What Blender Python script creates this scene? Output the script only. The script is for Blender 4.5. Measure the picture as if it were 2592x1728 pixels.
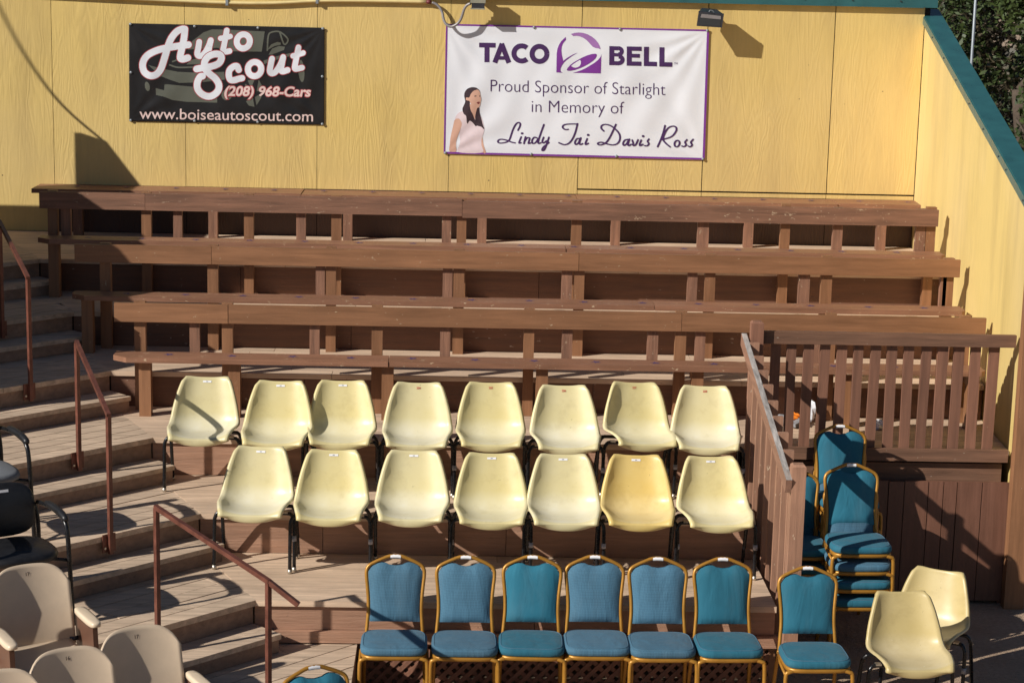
import bpy, bmesh, math, random
from mathutils import Vector, Matrix, Quaternion
random.seed(7)
S = bpy.context.scene
for o in list(bpy.data.objects): bpy.data.objects.remove(o)
C = S.collection

# ---------------------------------------------------------------- camera
W, H = 2592.0, 1728.0
FPX, PITCH, ROLL, YAW = 4927.5, 0.19172, 0.02287, 0.03009
CAM = Vector((3.362, -11.730, 4.5306))
Fw = Vector((math.sin(YAW)*math.cos(PITCH), math.cos(YAW)*math.cos(PITCH), -math.sin(PITCH)))
R0 = Vector((math.cos(YAW), -math.sin(YAW), 0)); U0 = R0.cross(Fw)
Rt = R0*math.cos(ROLL)+U0*math.sin(ROLL); Up = U0*math.cos(ROLL)-R0*math.sin(ROLL)
cd = bpy.data.cameras.new('camera'); cam = bpy.data.objects.new('camera', cd); C.objects.link(cam)
cam.matrix_world = Matrix(((Rt.x, Up.x, -Fw.x, CAM.x), (Rt.y, Up.y, -Fw.y, CAM.y), (Rt.z, Up.z, -Fw.z, CAM.z), (0, 0, 0, 1)))
cd.sensor_width = 36; cd.lens = FPX*36/W; cd.clip_end = 3000; cd.clip_start = 0.1
cd.dof.use_dof = True; cd.dof.focus_distance = 14.0; cd.dof.aperture_fstop = 6.3
S.camera = cam
# ---------------------------------------------------------------- world, sun, exposure
LDIR = (1.0, 0.61, -0.68); LIGHT = Vector(LDIR).normalized()
EL = math.asin(-LIGHT.z); AZ = math.atan2(-LIGHT.x, -LIGHT.y)
wd = bpy.data.worlds.new('World'); S.world = wd; wd.use_nodes = True
wn = wd.node_tree; sky = wn.nodes.new('ShaderNodeTexSky'); sky.sky_type = 'NISHITA'; sky.sun_disc = False
sky.sun_elevation = EL; sky.sun_rotation = AZ; sky.air_density = 0.8; sky.dust_density = 0.4; sky.altitude = 1100
bg = wn.nodes['Background']; bg.inputs[1].default_value = 0.05
wn.links.new(sky.outputs[0], bg.inputs[0])
sd = bpy.data.lights.new('sun', 'SUN'); sd.energy = 5.0; sd.angle = math.radians(0.53); sd.color = (1.0, 0.95, 0.87)
sun = bpy.data.objects.new('sun', sd); C.objects.link(sun); sun.location = (-20, -16, 14)
sun.rotation_euler = LIGHT.to_track_quat('-Z', 'Y').to_euler()
S.view_settings.view_transform = 'Standard'; S.view_settings.look = 'None'
S.view_settings.gamma = 1.0; S.view_settings.exposure = 0.0; S.view_settings.use_curve_mapping = False

# ---------------------------------------------------------------- pixel -> place helpers
def ray(p): return Fw+Rt*((p[0]-W/2)/FPX)-Up*((p[1]-H/2)/FPX)
def uY(p, Y):
    d = ray(p); return CAM+d*((Y-CAM.y)/d.y)
def uZ(p, Z):
    d = ray(p); return CAM+d*((Z-CAM.z)/d.z)
D, RH, X7, MI, YW = 0.9711, 0.27816, 2.1432, 0.46622, 6.57
def zt(k): return 0.57+(7-k)*RH          # floor height of tier k
def yn(k): return (7-k)*D                # nosing line of tier k
def xl(y): return X7-MI*y/D              # mitre with the angled section
def xw(y): return 7.42+0.06*(y-1.9)      # face of the wing wall
N45 = Vector((.70711, -.70711, 0)); U45 = Vector((-.70711, -.70711, 0))
def ck(k): return Vector((xl(yn(k)), yn(k), 0))

# ---------------------------------------------------------------- materials
MATS = {}
class NT:
    def __init__(s, name):
        s.m = bpy.data.materials.new(name); s.m.use_nodes = True; s.t = s.m.node_tree
        s.b = s.t.nodes['Principled BSDF']; MATS[name] = s.m
        s.tc = s.n('ShaderNodeTexCoord')
    def n(s, ty, **kw):
        nd = s.t.nodes.new(ty)
        for k, v in kw.items(): setattr(nd, k, v)
        return nd
    def L(s, a, b): s.t.links.new(a, b)
    def mapped(s, scale, rot=(0, 0, 0), src='Object'):
        m = s.n('ShaderNodeMapping'); m.inputs['Scale'].default_value = scale; m.inputs['Rotation'].default_value = rot
        s.L(s.tc.outputs[src], m.inputs[0]); return m.outputs[0]
    def noise(s, vec, scale=1, detail=4, rough=.55, dist=0):
        n = s.n('ShaderNodeTexNoise'); n.inputs['Scale'].default_value = scale; n.inputs['Detail'].default_value = detail
        n.inputs['Roughness'].default_value = rough; n.inputs['Distortion'].default_value = dist
        s.L(vec, n.inputs['Vector']); return n.outputs['Fac']
    def ramp(s, fac, stops):
        r = s.n('ShaderNodeValToRGB'); e = r.color_ramp.elements
        while len(e) < len(stops): e.new(.5)
        for i, (p, c) in enumerate(stops): e[i].position = p; e[i].color = tuple(c)+(1,) if len(c) == 3 else c
        s.L(fac, r.inputs[0]); return r.outputs[0]
    def math(s, op, a, b=None):
        m = s.n('ShaderNodeMath', operation=op)
        for i, v in enumerate((a, b)):
            if v is None: continue
            if isinstance(v, (int, float)): m.inputs[i].default_value = v
            else: s.L(v, m.inputs[i])
        return m.outputs[0]
    def mix(s, fac, a, b, mode='MIX'):
        m = s.n('ShaderNodeMix', data_type='RGBA', blend_type=mode)
        for i, v in ((0, fac), (6, a), (7, b)):
            if isinstance(v, (int, float)): m.inputs[i].default_value = v
            elif isinstance(v, tuple): m.inputs[i].default_value = v+(1,)
            else: s.L(v, m.inputs[i])
        return m.outputs[2]
    def maprange(s, v, a, b, c, d):
        m = s.n('ShaderNodeMapRange')
        for i, x in ((1, a), (2, b), (3, c), (4, d)): m.inputs[i].default_value = x
        s.L(v, m.inputs[0]); return m.outputs[0]
    def rnd(s):
        return s.n('ShaderNodeObjectInfo').outputs['Random']
    def bump(s, h, strength=.3, dist=.01, prev=None):
        b = s.n('ShaderNodeBump'); b.inputs['Strength'].default_value = strength; b.inputs['Distance'].default_value = dist
        s.L(h, b.inputs['Height'])
        if prev: s.L(prev, b.inputs['Normal'])
        return b.outputs[0]
    def done(s, col=None, rough=None, nor=None, metal=None, spec=None):
        for v, k in ((col, 'Base Color'), (rough, 'Roughness'), (nor, 'Normal'), (metal, 'Metallic'), (spec, 'Specular IOR Level')):
            if v is None: continue
            i = s.b.inputs[k]
            if isinstance(v, (int, float)): i.default_value = v
            elif isinstance(v, tuple): i.default_value = v+(1,)
            else: s.L(v, i)
        return s.m
def sc(c, f): return tuple(min(1, x*f) for x in c)

def wood(name, base, axis='x', rot=0.0, var=.14, chip=None, chipth=.70, rough=.72, bump=.35, grain=1.0, stain=.22):
    n = NT(name); a = {'x': (.7, 11, 11), 'y': (11, .7, 11), 'z': (11, 11, .7)}[axis]
    r = n.rnd()
    v0 = n.mapped(a, (0, 0, -rot))
    off = n.n('ShaderNodeVectorMath', operation='ADD'); n.L(v0, off.inputs[0])
    cm = n.n('ShaderNodeCombineXYZ'); n.L(n.math('MULTIPLY', r, 37.0), cm.inputs[0]); n.L(n.math('MULTIPLY', r, 61.0), cm.inputs[1]); n.L(n.math('MULTIPLY', r, 23.0), cm.inputs[2])
    n.L(cm.outputs[0], off.inputs[1]); v = off.outputs[0]
    g = n.noise(v, 2.2, 7, .62, .4)
    fine = n.noise(v, 9, 4, .7)
    col = n.mix(n.maprange(g, .3, .7, 0, 1), sc(base, 1-.30*grain), sc(base, 1+.16*grain))
    blot = n.noise(n.mapped((1, 1, 1)), 3.1, 5, .6)
    col = n.mix(n.maprange(blot, .42, .68, 0, stain), col, sc(base, .55))
    br = n.maprange(r, 0, 1, 1-var, 1+var)
    cmul = n.n('ShaderNodeVectorMath', operation='SCALE'); n.L(col, cmul.inputs[0]); n.L(br, cmul.inputs['Scale'])
    col = cmul.outputs[0]
    if chip:
        ch = n.noise(n.mapped(tuple(x*.55 if x > 5 else x*4 for x in a), (0, 0, -rot)), 7, 5, .65)
        big = n.noise(n.mapped((1, 1, 1)), 4.2, 2)
        f = n.math('MULTIPLY', n.maprange(ch, chipth, chipth+.02, 0, 1), n.maprange(big, .5, .56, 0, 1))
        col = n.mix(f, col, chip)
    h = n.math('ADD', n.math('MULTIPLY', g, .7), n.math('MULTIPLY', fine, .5))
    return n.done(col, n.maprange(g, .3, .7, rough-.08, rough+.12), n.bump(h, bump, .006))

def plywood(name, base, relief=.55, axis='z'):
    n = NT(name); r = n.rnd()
    v0 = n.mapped((5.0, 5.0, .75))
    off = n.n('ShaderNodeVectorMath', operation='ADD'); n.L(v0, off.inputs[0])
    cm = n.n('ShaderNodeCombineXYZ')
    for i, k in enumerate((19.0, 7.0, 31.0)): n.L(n.math('MULTIPLY', r, k), cm.inputs[i])
    n.L(cm.outputs[0], off.inputs[1]); v = off.outputs[0]
    a = n.noise(v, 1.0, 3.0, .5, .35)
    rings = n.math('SINE', n.math('MULTIPLY', a, 95.0))
    patch = n.maprange(n.noise(n.mapped((1, 1, .6)), 1.7, 3), .35, .65, .25, 1.0)
    rings = n.math('MULTIPLY', rings, patch)
    fine = n.noise(n.mapped((60, 60, 3.5)), 1, 4, .7)
    h = n.math('ADD', n.math('MULTIPLY', rings, .45), n.math('MULTIPLY', fine, .55))
    col = n.mix(n.maprange(fine, .35, .7, 0, .35), base, sc(base, .80))
    col = n.mix(n.maprange(rings, -.8, .9, .07, 0), col, sc(base, .62))
    dirt = n.noise(n.mapped((3.2, 3.2, .55)), 1.3, 6, .65)
    col = n.mix(n.maprange(dirt, .45, .72, 0, .50), col, (base[0]*.60, base[1]*.58, base[2]*.62))
    fade = n.noise(n.mapped((.5, .5, .5)), 1.1, 3)
    col = n.mix(n.maprange(fade, .4, .65, 0, .30), col, (min(1, base[0]*1.06), base[1]*1.10, base[2]*1.7))
    vo = n.n('ShaderNodeTexVoronoi', feature='DISTANCE_TO_EDGE'); vo2 = n.n('ShaderNodeTexVoronoi'); vo2.inputs['Scale'].default_value = 3.3
    n.L(n.mapped((1, .05, 1)), vo2.inputs['Vector'])
    col = n.mix(n.maprange(vo2.outputs['Distance'], .018, .030, .85, 0), col, (.10, .06, .03))
    br = n.maprange(r, 0, 1, .96, 1.05)
    cmul = n.n('ShaderNodeVectorMath', operation='SCALE'); n.L(col, cmul.inputs[0]); n.L(br, cmul.inputs['Scale'])
    return n.done(cmul.outputs[0], .62, n.bump(h, relief, .006))

def plain(name, base, rough=.5, metal=0.0, noise=.12, nscale=12, bump=0.0, spec=None, bscale=None, sheen=0):
    n = NT(name)
    f = n.noise(n.mapped((1, 1, 1)), nscale, 5, .6)
    col = n.mix(n.maprange(f, .3, .7, 0, 1), sc(base, 1-noise), sc(base, 1+noise))
    nor = n.bump(n.noise(n.mapped((1, 1, 1)), bscale or nscale*4, 4, .6), bump, .004) if bump else None
    if sheen: n.b.inputs['Sheen Weight'].default_value = sheen
    return n.done(col, n.maprange(f, .3, .7, max(.05, rough-.07), min(1, rough+.07)), nor, metal, spec)

BROWN = (.285, .133, .062)
for ax in 'xyz':
    wood('brown_'+ax, BROWN, ax, var=.10, chip=(.46, .34, .22), chipth=.66, rough=.55, bump=.30)
    wood('brownrough_'+ax, (.275, .135, .082), ax, var=.12, chip=(.42, .30, .20), chipth=.62, rough=.7, bump=.8, grain=1.5)
wood('seat_x', (.30, .145, .085), 'x', var=.08, chip=(.55, .40, .26), chipth=.63, rough=.5, bump=.35)
wood('railing_x', (.21, .105, .062), 'x', var=.10, chip=(.45, .36, .28), chipth=.66, bump=.7, grain=1.4)
wood('railing_y', (.30, .155, .10), 'y', var=.08, chip=(.48, .38, .30), chipth=.66, bump=.5)
wood('picket_z', (.235, .108, .066), 'z', var=.16, bump=.45, grain=1.1, chip=(.40, .27, .18), chipth=.70)
wood('picket_pale', (.36, .19, .12), 'z', var=.08, bump=.5, grain=1.1, chip=(.62, .48, .34), chipth=.64)
wood('weathered_y', (.46, .42, .39), 'y', var=.05, bump=1.0, grain=1.9, rough=.8)
DECK = (.690, .505, .358)
wood('deck_x', DECK, 'x', var=.11, chip=(.36, .24, .17), chipth=.66, rough=.8, bump=.55, grain=1.05, stain=.34)
wood('deck_45', (.655, .490, .352), 'x', rot=math.radians(45), var=.09, chip=(.30, .21, .15), chipth=.65, rough=.82, bump=.7, grain=1.3, stain=.38)
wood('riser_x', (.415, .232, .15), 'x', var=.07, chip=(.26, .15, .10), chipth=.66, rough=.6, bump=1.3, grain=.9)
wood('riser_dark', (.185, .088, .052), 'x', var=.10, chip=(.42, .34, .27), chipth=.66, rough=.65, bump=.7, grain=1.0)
wood('riser_45', (.33, .21, .145), 'x', rot=math.radians(45), var=.10, chip=(.20, .13, .09), chipth=.68, rough=.7, bump=.7, grain=1.1)
wood('skirt_z', (.205, .092, .058), 'z', var=.16, rough=.5, bump=.35, grain=.9, chip=(.13, .055, .033), chipth=.66)
plywood('yellow_ply', (.735, .530, .175), .22)
plywood('yellow_wing', (.72, .540, .195), .22)
plywood('brown_ply', (.085, .045, .027), .5)
plain('gap_dark', (.018, .013, .011), .95)
plain('green_metal', (.028, .118, .125), .32, 0, .16, 5, .12, .6)
plain('steel_red', (.155, .055, .037), .38, .15, .35, 14, .2)
plain('black_tube', (.012, .012, .014), .28, .2, .3, 30)
plain('black_vinyl', (.014, .014, .016), .42, 0, .2, 30, .2)
plain('grey_fabric', (.17, .18, .195), .9, 0, .10, 60, .35, bscale=420)
plain('foot_metal', (.55, .50, .42), .35, .8, .2, 40)
plain('white_label', (.86, .86, .88), .6, 0, .03)
plain('label_ink', (.30, .30, .34), .7, 0, .1)
plain('red_ink', (.45, .03, .03), .7, 0, .1)
plain('dark_ink', (.09, .06, .05), .8, 0, .1)
plain('clear_tape', (.33, .33, .36), .25, 0, .2)
plain('gold_frame', (.43, .205, .030), .38, .3, .16, 9, .05)
plain('galvanised', (.30, .33, .36), .55, .5, .1, 20)
plain('dark_metal', (.055, .055, .065), .32, .4, .25, 20)
plain('lamp_glass', (.03, .035, .04), .12, 0, .1, 6, spec=.7)
plain('box_grey', (.27, .26, .20), .55, 0, .12, 10, .1)
plain('pipe_cream', (.76, .60, .28), .5, 0, .08)
plain('coupling_maroon', (.16, .03, .035), .5)
plain('flex_grey', (.27, .25, .25), .45, .2, .1)
plain('beige_ply', (.61, .480, .350), .35, 0, .07, 6, .03)
plain('beige_pad', (.74, .60, .44), .35, 0, .05, 6)
plain('brown_panel', (.125, .060, .038), .4, 0, .14, 9, .08)
plain('banner_black', (.012, .011, .012), .38, 0, .2, 5)
plain('banner_white', (.80, .82, .88), .5, 0, .015, 4)
plain('print_purple', (.20, .035, .30), .5, 0, .05)
plain('print_purple_dark', (.060, .020, .105), .5, 0, .05)
plain('print_lilac', (.36, .17, .45), .5, 0, .05)
plain('print_white', (.78, .80, .86), .5, 0, .02)
plain('print_red', (.42, .075, .085), .5, 0, .05)
plain('print_pink', (.80, .60, .56), .5, 0, .03)
plain('print_sage', (.115, .120, .095), .45, 0, .08, 5)
plain('print_hair', (.042, .022, .030), .55, 0, .4, 40)
plain('print_skin', (.66, .39, .29), .55, 0, .06)
plain('print_dress', (.76, .63, .66), .55, 0, .05, 20)
plain('print_mouth', (.20, .035, .04), .55)
plain('star_ink', (.075, .050, .150), .65, 0, .3, 60)
plain('orange_cloth', (.95, .25, .015), .8, 0, .1, 30, .4)
plain('grey_cloth', (.20, .20, .21), .9, 0, .2, 30, .5)
plain('white_cloth', (.72, .74, .80), .8, 0, .06, 20, .4)
plain('clear_plastic', (.70, .69, .70), .12, 0, .1, 20, .6)
plain('yellow_tape', (.75, .55, .03), .5)
plain('bark', (.085, .062, .045), .9, 0, .3, 30, .6)
plain('pole_wood', (.16, .11, .075), .85, 0, .25, 20, .5)

def shellmat(name, base, fade):
    n = NT(name); r = n.rnd()
    f = n.noise(n.mapped((1, 1, 1)), 5, 5, .6)
    # patchy fading of the seat pan, with light on its upward face painted in
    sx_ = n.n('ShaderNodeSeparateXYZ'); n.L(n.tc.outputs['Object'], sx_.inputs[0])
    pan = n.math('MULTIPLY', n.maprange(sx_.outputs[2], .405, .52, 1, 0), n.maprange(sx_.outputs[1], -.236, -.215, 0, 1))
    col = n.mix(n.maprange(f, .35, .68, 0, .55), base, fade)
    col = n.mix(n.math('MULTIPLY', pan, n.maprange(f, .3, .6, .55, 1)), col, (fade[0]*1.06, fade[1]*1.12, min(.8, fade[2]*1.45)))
    so_ = n.n('ShaderNodeVectorMath', operation='ADD'); n.L(n.tc.outputs['Object'], so_.inputs[0])
    cx = n.n('ShaderNodeCombineXYZ'); n.L(n.math('MULTIPLY', r, 50.0), cx.inputs[0]); n.L(n.math('MULTIPLY', r, 90.0), cx.inputs[1]); n.L(cx.outputs[0], so_.inputs[1])
    sp = n.noise(so_.outputs[0], 45, 3, .7)
    col = n.mix(n.maprange(sp, .70, .735, 0, .6), col, sc(base, .30))
    gr = n.noise(so_.outputs[0], 7, 6, .7)
    col = n.mix(n.maprange(gr, .52, .75, 0, .35), col, (base[0]*.62, base[1]*.58, base[2]*.55))
    st_ = n.n('ShaderNodeMapping'); st_.inputs['Scale'].default_value = (9, 9, 60); st_.inputs['Rotation'].default_value = (0, .6, .3); n.L(so_.outputs[0], st_.inputs[0])
    scn = n.noise(st_.outputs[0], 2, 5, .75)
    col = n.mix(n.maprange(scn, .66, .70, 0, .35), col, (.78, .76, .66))
    br = n.maprange(r, 0, 1, .95, 1.05)
    cm = n.n('ShaderNodeVectorMath', operation='SCALE'); n.L(col, cm.inputs[0]); n.L(br, cm.inputs['Scale'])
    scr = n.noise(n.mapped((14, 2, 14)), 12, 4, .7)
    return n.done(cm.outputs[0], n.maprange(f, .35, .68, .30, .48), n.bump(scr, .06, .003))
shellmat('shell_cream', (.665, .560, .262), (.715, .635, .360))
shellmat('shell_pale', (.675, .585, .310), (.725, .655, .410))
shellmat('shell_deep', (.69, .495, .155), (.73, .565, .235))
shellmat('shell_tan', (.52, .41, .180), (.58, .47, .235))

def fabric(name, base, pattern):
    n = NT(name)
    if pattern:
        v = n.mapped((1, 1, 1), (0, 0, 0))
        rot = n.mapped((62, 62, 62), (0, math.radians(45), 0))
        br = n.n('ShaderNodeTexChecker'); br.inputs['Scale'].default_value = 1.35
        n.L(rot, br.inputs['Vector'])
        f = br.outputs['Fac']
        col = n.mix(n.math('MULTIPLY', f, .30), base, sc(base, .55))
        h = f
    else:
        h = n.noise(n.mapped((1, 1, 1)), 500, 3); col = n.mix(.0, base, base)
    d = n.noise(n.mapped((1, 1, 1)), 6, 5, .6)
    col = n.mix(n.maprange(d, .42, .72, 0, .32), col, sc(base, 1.35))
    r = n.rnd(); sh_ = n.n('ShaderNodeVectorMath', operation='ADD'); n.L(n.mapped((9, 9, 2.0)), sh_.inputs[0])
    cx = n.n('ShaderNodeCombineXYZ'); n.L(n.math('MULTIPLY', r, 40.0), cx.inputs[0]); n.L(n.math('MULTIPLY', r, 17.0), cx.inputs[2]); n.L(cx.outputs[0], sh_.inputs[1])
    wr = n.noise(sh_.outputs[0], 1.2, 3, .5, .6)
    dust = n.noise(sh_.outputs[0], .9, 4)
    col = n.mix(n.maprange(dust, .5, .8, 0, .16), col, (.17, .20, .21))
    cmul = n.n('ShaderNodeVectorMath', operation='SCALE'); n.L(col, cmul.inputs[0]); n.L(n.maprange(r, 0, 1, .88, 1.14), cmul.inputs['Scale']); col = cmul.outputs[0]
    nor = n.bump(h, .12, .002, n.bump(wr, .38, .025))
    n.b.inputs['Sheen Weight'].default_value = .06
    return n.done(col, .85, nor)
fabric('blue_weave', (.052, .140, .215), True)
fabric('teal_plain', (.012, .125, .190), False)

n = NT('dirt'); f = n.noise(n.mapped((1, 1, 1)), 2.2, 8, .65); f2 = n.noise(n.mapped((1, 1, 1)), 35, 5, .7)
n.done(n.mix(n.maprange(f2, .3, .7, 0, .5), n.mix(n.maprange(f, .35, .65, 0, 1), (.50, .35, .235), (.60, .44, .31)), (.22, .155, .11)), .95,
       n.bump(n.math('ADD', n.math('MULTIPLY', f, 2.0), f2), .9, .03))
def leafmat(name, a, b):
    n = NT(name); f = n.noise(n.mapped((1, 1, 1)), 1.3, 4); g = n.noise(n.mapped((1, 1, 1)), 14, 2)
    col = n.mix(n.maprange(n.math('ADD', n.math('MULTIPLY', f, .6), n.math('MULTIPLY', g, .4)), .38, .62, 0, 1), a, b)
    n.b.inputs['Transmission Weight'].default_value = 0
    return n.done(col, .55)
leafmat('leaf_green', (.018, .034, .008), (.062, .090, .020)); leafmat('leaf_dry', (.038, .033, .020), (.085, .068, .038))

# ---------------------------------------------------------------- mesh helpers
def mesh_obj(name, verts, faces, mat, parent=None, smooth=False, mi=None):
    me = bpy.data.meshes.new(name); me.from_pydata([tuple(v) for v in verts], [], faces)
    mats = mat if isinstance(mat, (list, tuple)) else [mat]
    for m in mats: me.materials.append(MATS[m])
    if mi: me.polygons.foreach_set('material_index', mi)
    if smooth: me.polygons.foreach_set('use_smooth', [True]*len(me.polygons))
    me.update()
    o = bpy.data.objects.new(name, me); C.objects.link(o)
    if parent:
        o.parent = parent
        if not parent.get('_local'): o.matrix_parent_inverse = parent.matrix_basis.inverted()
    return o
def tag(o, label=None, cat=None, group=None, kind=None):
    if label: o['label'] = label
    if cat: o['category'] = cat
    if group: o['group'] = group
    if kind: o['kind'] = kind
    return o
def empty(name, loc=(0, 0, 0), label=None, cat=None, group=None, kind=None):
    o = bpy.data.objects.new(name, None); C.objects.link(o); o.location = loc; o.empty_display_size = .1
    return tag(o, label, cat, group, kind)
class MB:
    def __init__(s): s.v = []; s.f = []; s.m = []
    def add(s, v, f, mi=0):
        b = len(s.v); s.v += [Vector(x) for x in v]; s.f += [tuple(i+b for i in q) for q in f]; s.m += [mi]*len(f)
    def box(s, a, b, mi=0):
        x0, y0, z0 = a; x1, y1, z1 = b
        s.add([(x0, y0, z0), (x1, y0, z0), (x1, y1, z0), (x0, y1, z0), (x0, y0, z1), (x1, y0, z1), (x1, y1, z1), (x0, y1, z1)],
              [(0, 3, 2, 1), (4, 5, 6, 7), (0, 1, 5, 4), (1, 2, 6, 5), (2, 3, 7, 6), (3, 0, 4, 7)], mi)
    def prism(s, poly, z0, z1, mi=0):
        n = len(poly); v = [(p[0], p[1], z0) for p in poly]+[(p[0], p[1], z1) for p in poly]
        s.add(v, [tuple(range(n-1, -1, -1)), tuple(range(n, 2*n))]+[(i, (i+1) % n, n+(i+1) % n, n+i) for i in range(n)], mi)
    def beam(s, p0, p1, w, h, up=(0, 0, 1), mi=0, topmi=None):
        p0 = Vector(p0); p1 = Vector(p1); d = (p1-p0).normalized(); up = Vector(up)
        sx = d.cross(up).normalized(); uz = sx.cross(d).normalized()
        v = []
        for p in (p0, p1):
            for a, b in ((-1, -1), (1, -1), (1, 1), (-1, 1)): v.append(p+sx*(a*w/2)+uz*(b*h/2))
        b0 = len(s.f)
        s.add(v, [(0, 1, 2, 3), (7, 6, 5, 4), (0, 4, 5, 1), (1, 5, 6, 2), (2, 6, 7, 3), (3, 7, 4, 0)], mi)
        if topmi is not None: s.m[b0+4] = topmi
    def tube(s, path, r, n=8, closed=False, caps=True, flat=None, mi=0):
        P = [Vector(p) for p in path]; N = len(P); rings = []; prev = None
        for i in range(N):
            if closed: t = (P[(i+1) % N]-P[i-1]).normalized()
            else: t = (P[min(i+1, N-1)]-P[max(i-1, 0)]).normalized()
            if prev is None:
                a = Vector((0, 0, 1)) if abs(t.z) < .9 else Vector((0, 1, 0))
                nx = t.cross(a).normalized()
            else:
                nx = (prev-t*prev.dot(t)).normalized()
            prev = nx; ny = t.cross(nx)
            rr = r[i] if isinstance(r, (list, tuple)) else r
            rings.append([P[i]+nx*(rr*math.cos(2*math.pi*k/n))+ny*(rr*math.sin(2*math.pi*k/n)) for k in range(n)])
        v = [p for q in rings for p in q]; f = []
        for i in range(N if closed else N-1):
            a = i*n; b = ((i+1) % N)*n
            f += [(a+k, a+(k+1) % n, b+(k+1) % n, b+k) for k in range(n)]
        if caps and not closed: f += [tuple(range(n-1, -1, -1)), tuple((N-1)*n+k for k in range(n))]
        s.add(v, f, mi)
    def grid(s, G, mi=0):
        R_, Q = len(G), len(G[0])
        s.add([p for row in G for p in row], [(i*Q+j, i*Q+j+1, (i+1)*Q+j+1, (i+1)*Q+j) for i in range(R_-1) for j in range(Q-1)], mi)
    def build(s, name, mat, parent=None, smooth=False):
        return mesh_obj(name, s.v, s.f, mat, parent, smooth, s.m if isinstance(mat, (list, tuple)) else None)
def cat_rom(pts, k=6):
    P = [Vector(p) for p in pts]
    if len(P) < 3: return P
    out = []
    Q = [P[0]*2-P[1]]+P+[P[-1]*2-P[-2]]
    for i in range(1, len(Q)-2):
        for j in range(k):
            t = j/k; a, b, c, d = Q[i-1], Q[i], Q[i+1], Q[i+2]
            out.append(.5*((2*b)+(c-a)*t+(2*a-5*b+4*c-d)*t*t+(3*b-a-3*c+d)*t**3))
    return out+[P[-1]]
def clip(poly, p, nrm):
    out = []
    for i in range(len(poly)):
        a, b = poly[i], poly[(i+1) % len(poly)]
        da, db = (a-p).dot(nrm), (b-p).dot(nrm)
        if da >= 0: out.append(a)
        if (da >= 0) != (db >= 0): out.append(a+(b-a)*(da/(da-db)))
    return out
def clip_convex(poly, region):
    n = len(region); area = sum(region[i].x*region[(i+1) % n].y-region[(i+1) % n].x*region[i].y for i in range(n))
    for i in range(n):
        a, b = region[i], region[(i+1) % n]; e = b-a
        nr = Vector((-e.y, e.x, 0)) if area > 0 else Vector((e.y, -e.x, 0))
        poly = clip(poly, a, nr)
        if len(poly) < 3: return []
    return poly
V = lambda x, y, z=0: Vector((x, y, z))
def planks(parent, region, e, width, ztop, mat, gap=.006, thick=.038, seglen=3.0, start=None, jitter=.0015, name='plank'):
    e = e.normalized(); p = Vector((-e.y, e.x, 0))
    ss = [v.dot(p) for v in region]; tt = [v.dot(e) for v in region]
    s0 = min(ss) if start is None else start
    s = s0; k = 0
    while s < max(ss)-.01:
        w = width*random.uniform(.96, 1.04); s1 = min(s+w, max(ss))
        if max(ss)-s1 < .05: s1 = max(ss)
        t = min(tt)-.01-random.uniform(0, seglen*.6)
        while t < max(tt):
            t1 = t+seglen*random.uniform(.8, 1.2)
            q = [e*t+p*(s+gap/2), e*(t1-.004)+p*(s+gap/2), e*(t1-.004)+p*(s1-gap/2), e*t+p*(s1-gap/2)]
            q = clip_convex(q, region)
            if len(q) >= 3:
                ar = abs(sum(q[i].x*q[(i+1) % len(q)].y-q[(i+1) % len(q)].x*q[i].y for i in range(len(q))))/2
                if ar > .004:
                    dz = random.uniform(-jitter, 0)
                    mb = MB(); mb.prism([(a.x, a.y) for a in q], ztop-thick, ztop+dz); mb.build(name, mat, parent)
            t = t1
        s = s1; k += 1

# ---------------------------------------------------------------- ground
mb = MB(); mb.add([(-900, -300, 0), (900, -300, 0), (900, 1900, 0), (-900, 1900, 0)], [(0, 1, 2, 3)])
tag(mb.build('ground', 'dirt'), kind='structure')

# ---------------------------------------------------------------- tiered deck, centre section
XR = 5.43
for k in range(2, 8):
    t = empty('seating_tier', (4, yn(k), zt(k)-.2), kind='structure')
    yf = yn(k); yb = yn(k-1)+.03 if k > 2 else YW-.02
    xr = (lambda y: xw(y)-.01) if k <= 5 else (lambda y: XR)
    reg = [V(xl(yf), yf), V(xr(yf), yf), V(xr(yb), yb), V(xl(yb), yb)]
    planks(t, reg, V(1, 0), .142 if k > 2 else .285, zt(k), 'deck_x', gap=.004 if k > 2 else .003)
    # riser boards under the nosing
    if k < 7:
        x0 = xl(yf)-.0124; x1 = xr(yf) if k != 5 else 5.45
        cuts = sorted([x0, x1]+[x0+(x1-x0)*f for f in ((.31, .68) if k % 2 else (.22, .55))])
        for a, b in zip(cuts, cuts[1:]):
            o = MB(); o.box((a+.002, yf+.03, zt(k+1)+.001), (b-.002, yf+.06, zt(k)-.040))
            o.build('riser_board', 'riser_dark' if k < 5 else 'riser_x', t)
    else:
        for a, b in ((xl(0)-.0124, 3.9), (3.9, XR)):
            o = MB(); o.box((a+.002, .03, .375), (b-.002, .06, .530)); o.build('fascia_board', 'riser_x', t)
            o = MB(); o.box((a+.002 if a > 3 else a+.03, -.015, .300), (b-.002+(.06 if b > 5 else 0), .055, .372)); o.build('fascia_trim', 'riser_x', t)
        o = MB(); o.box((XR-.035, .065, .02), (XR, yn(6)+.02, .53)); o.build('side_board', 'brown_y', t)
    if k == 6:
        o = MB(); o.box((XR-.035, yn(6)+.065, .02), (XR, yn(5)-.0, zt(6)-.04)); o.build('side_board', 'brown_y', t)

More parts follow.
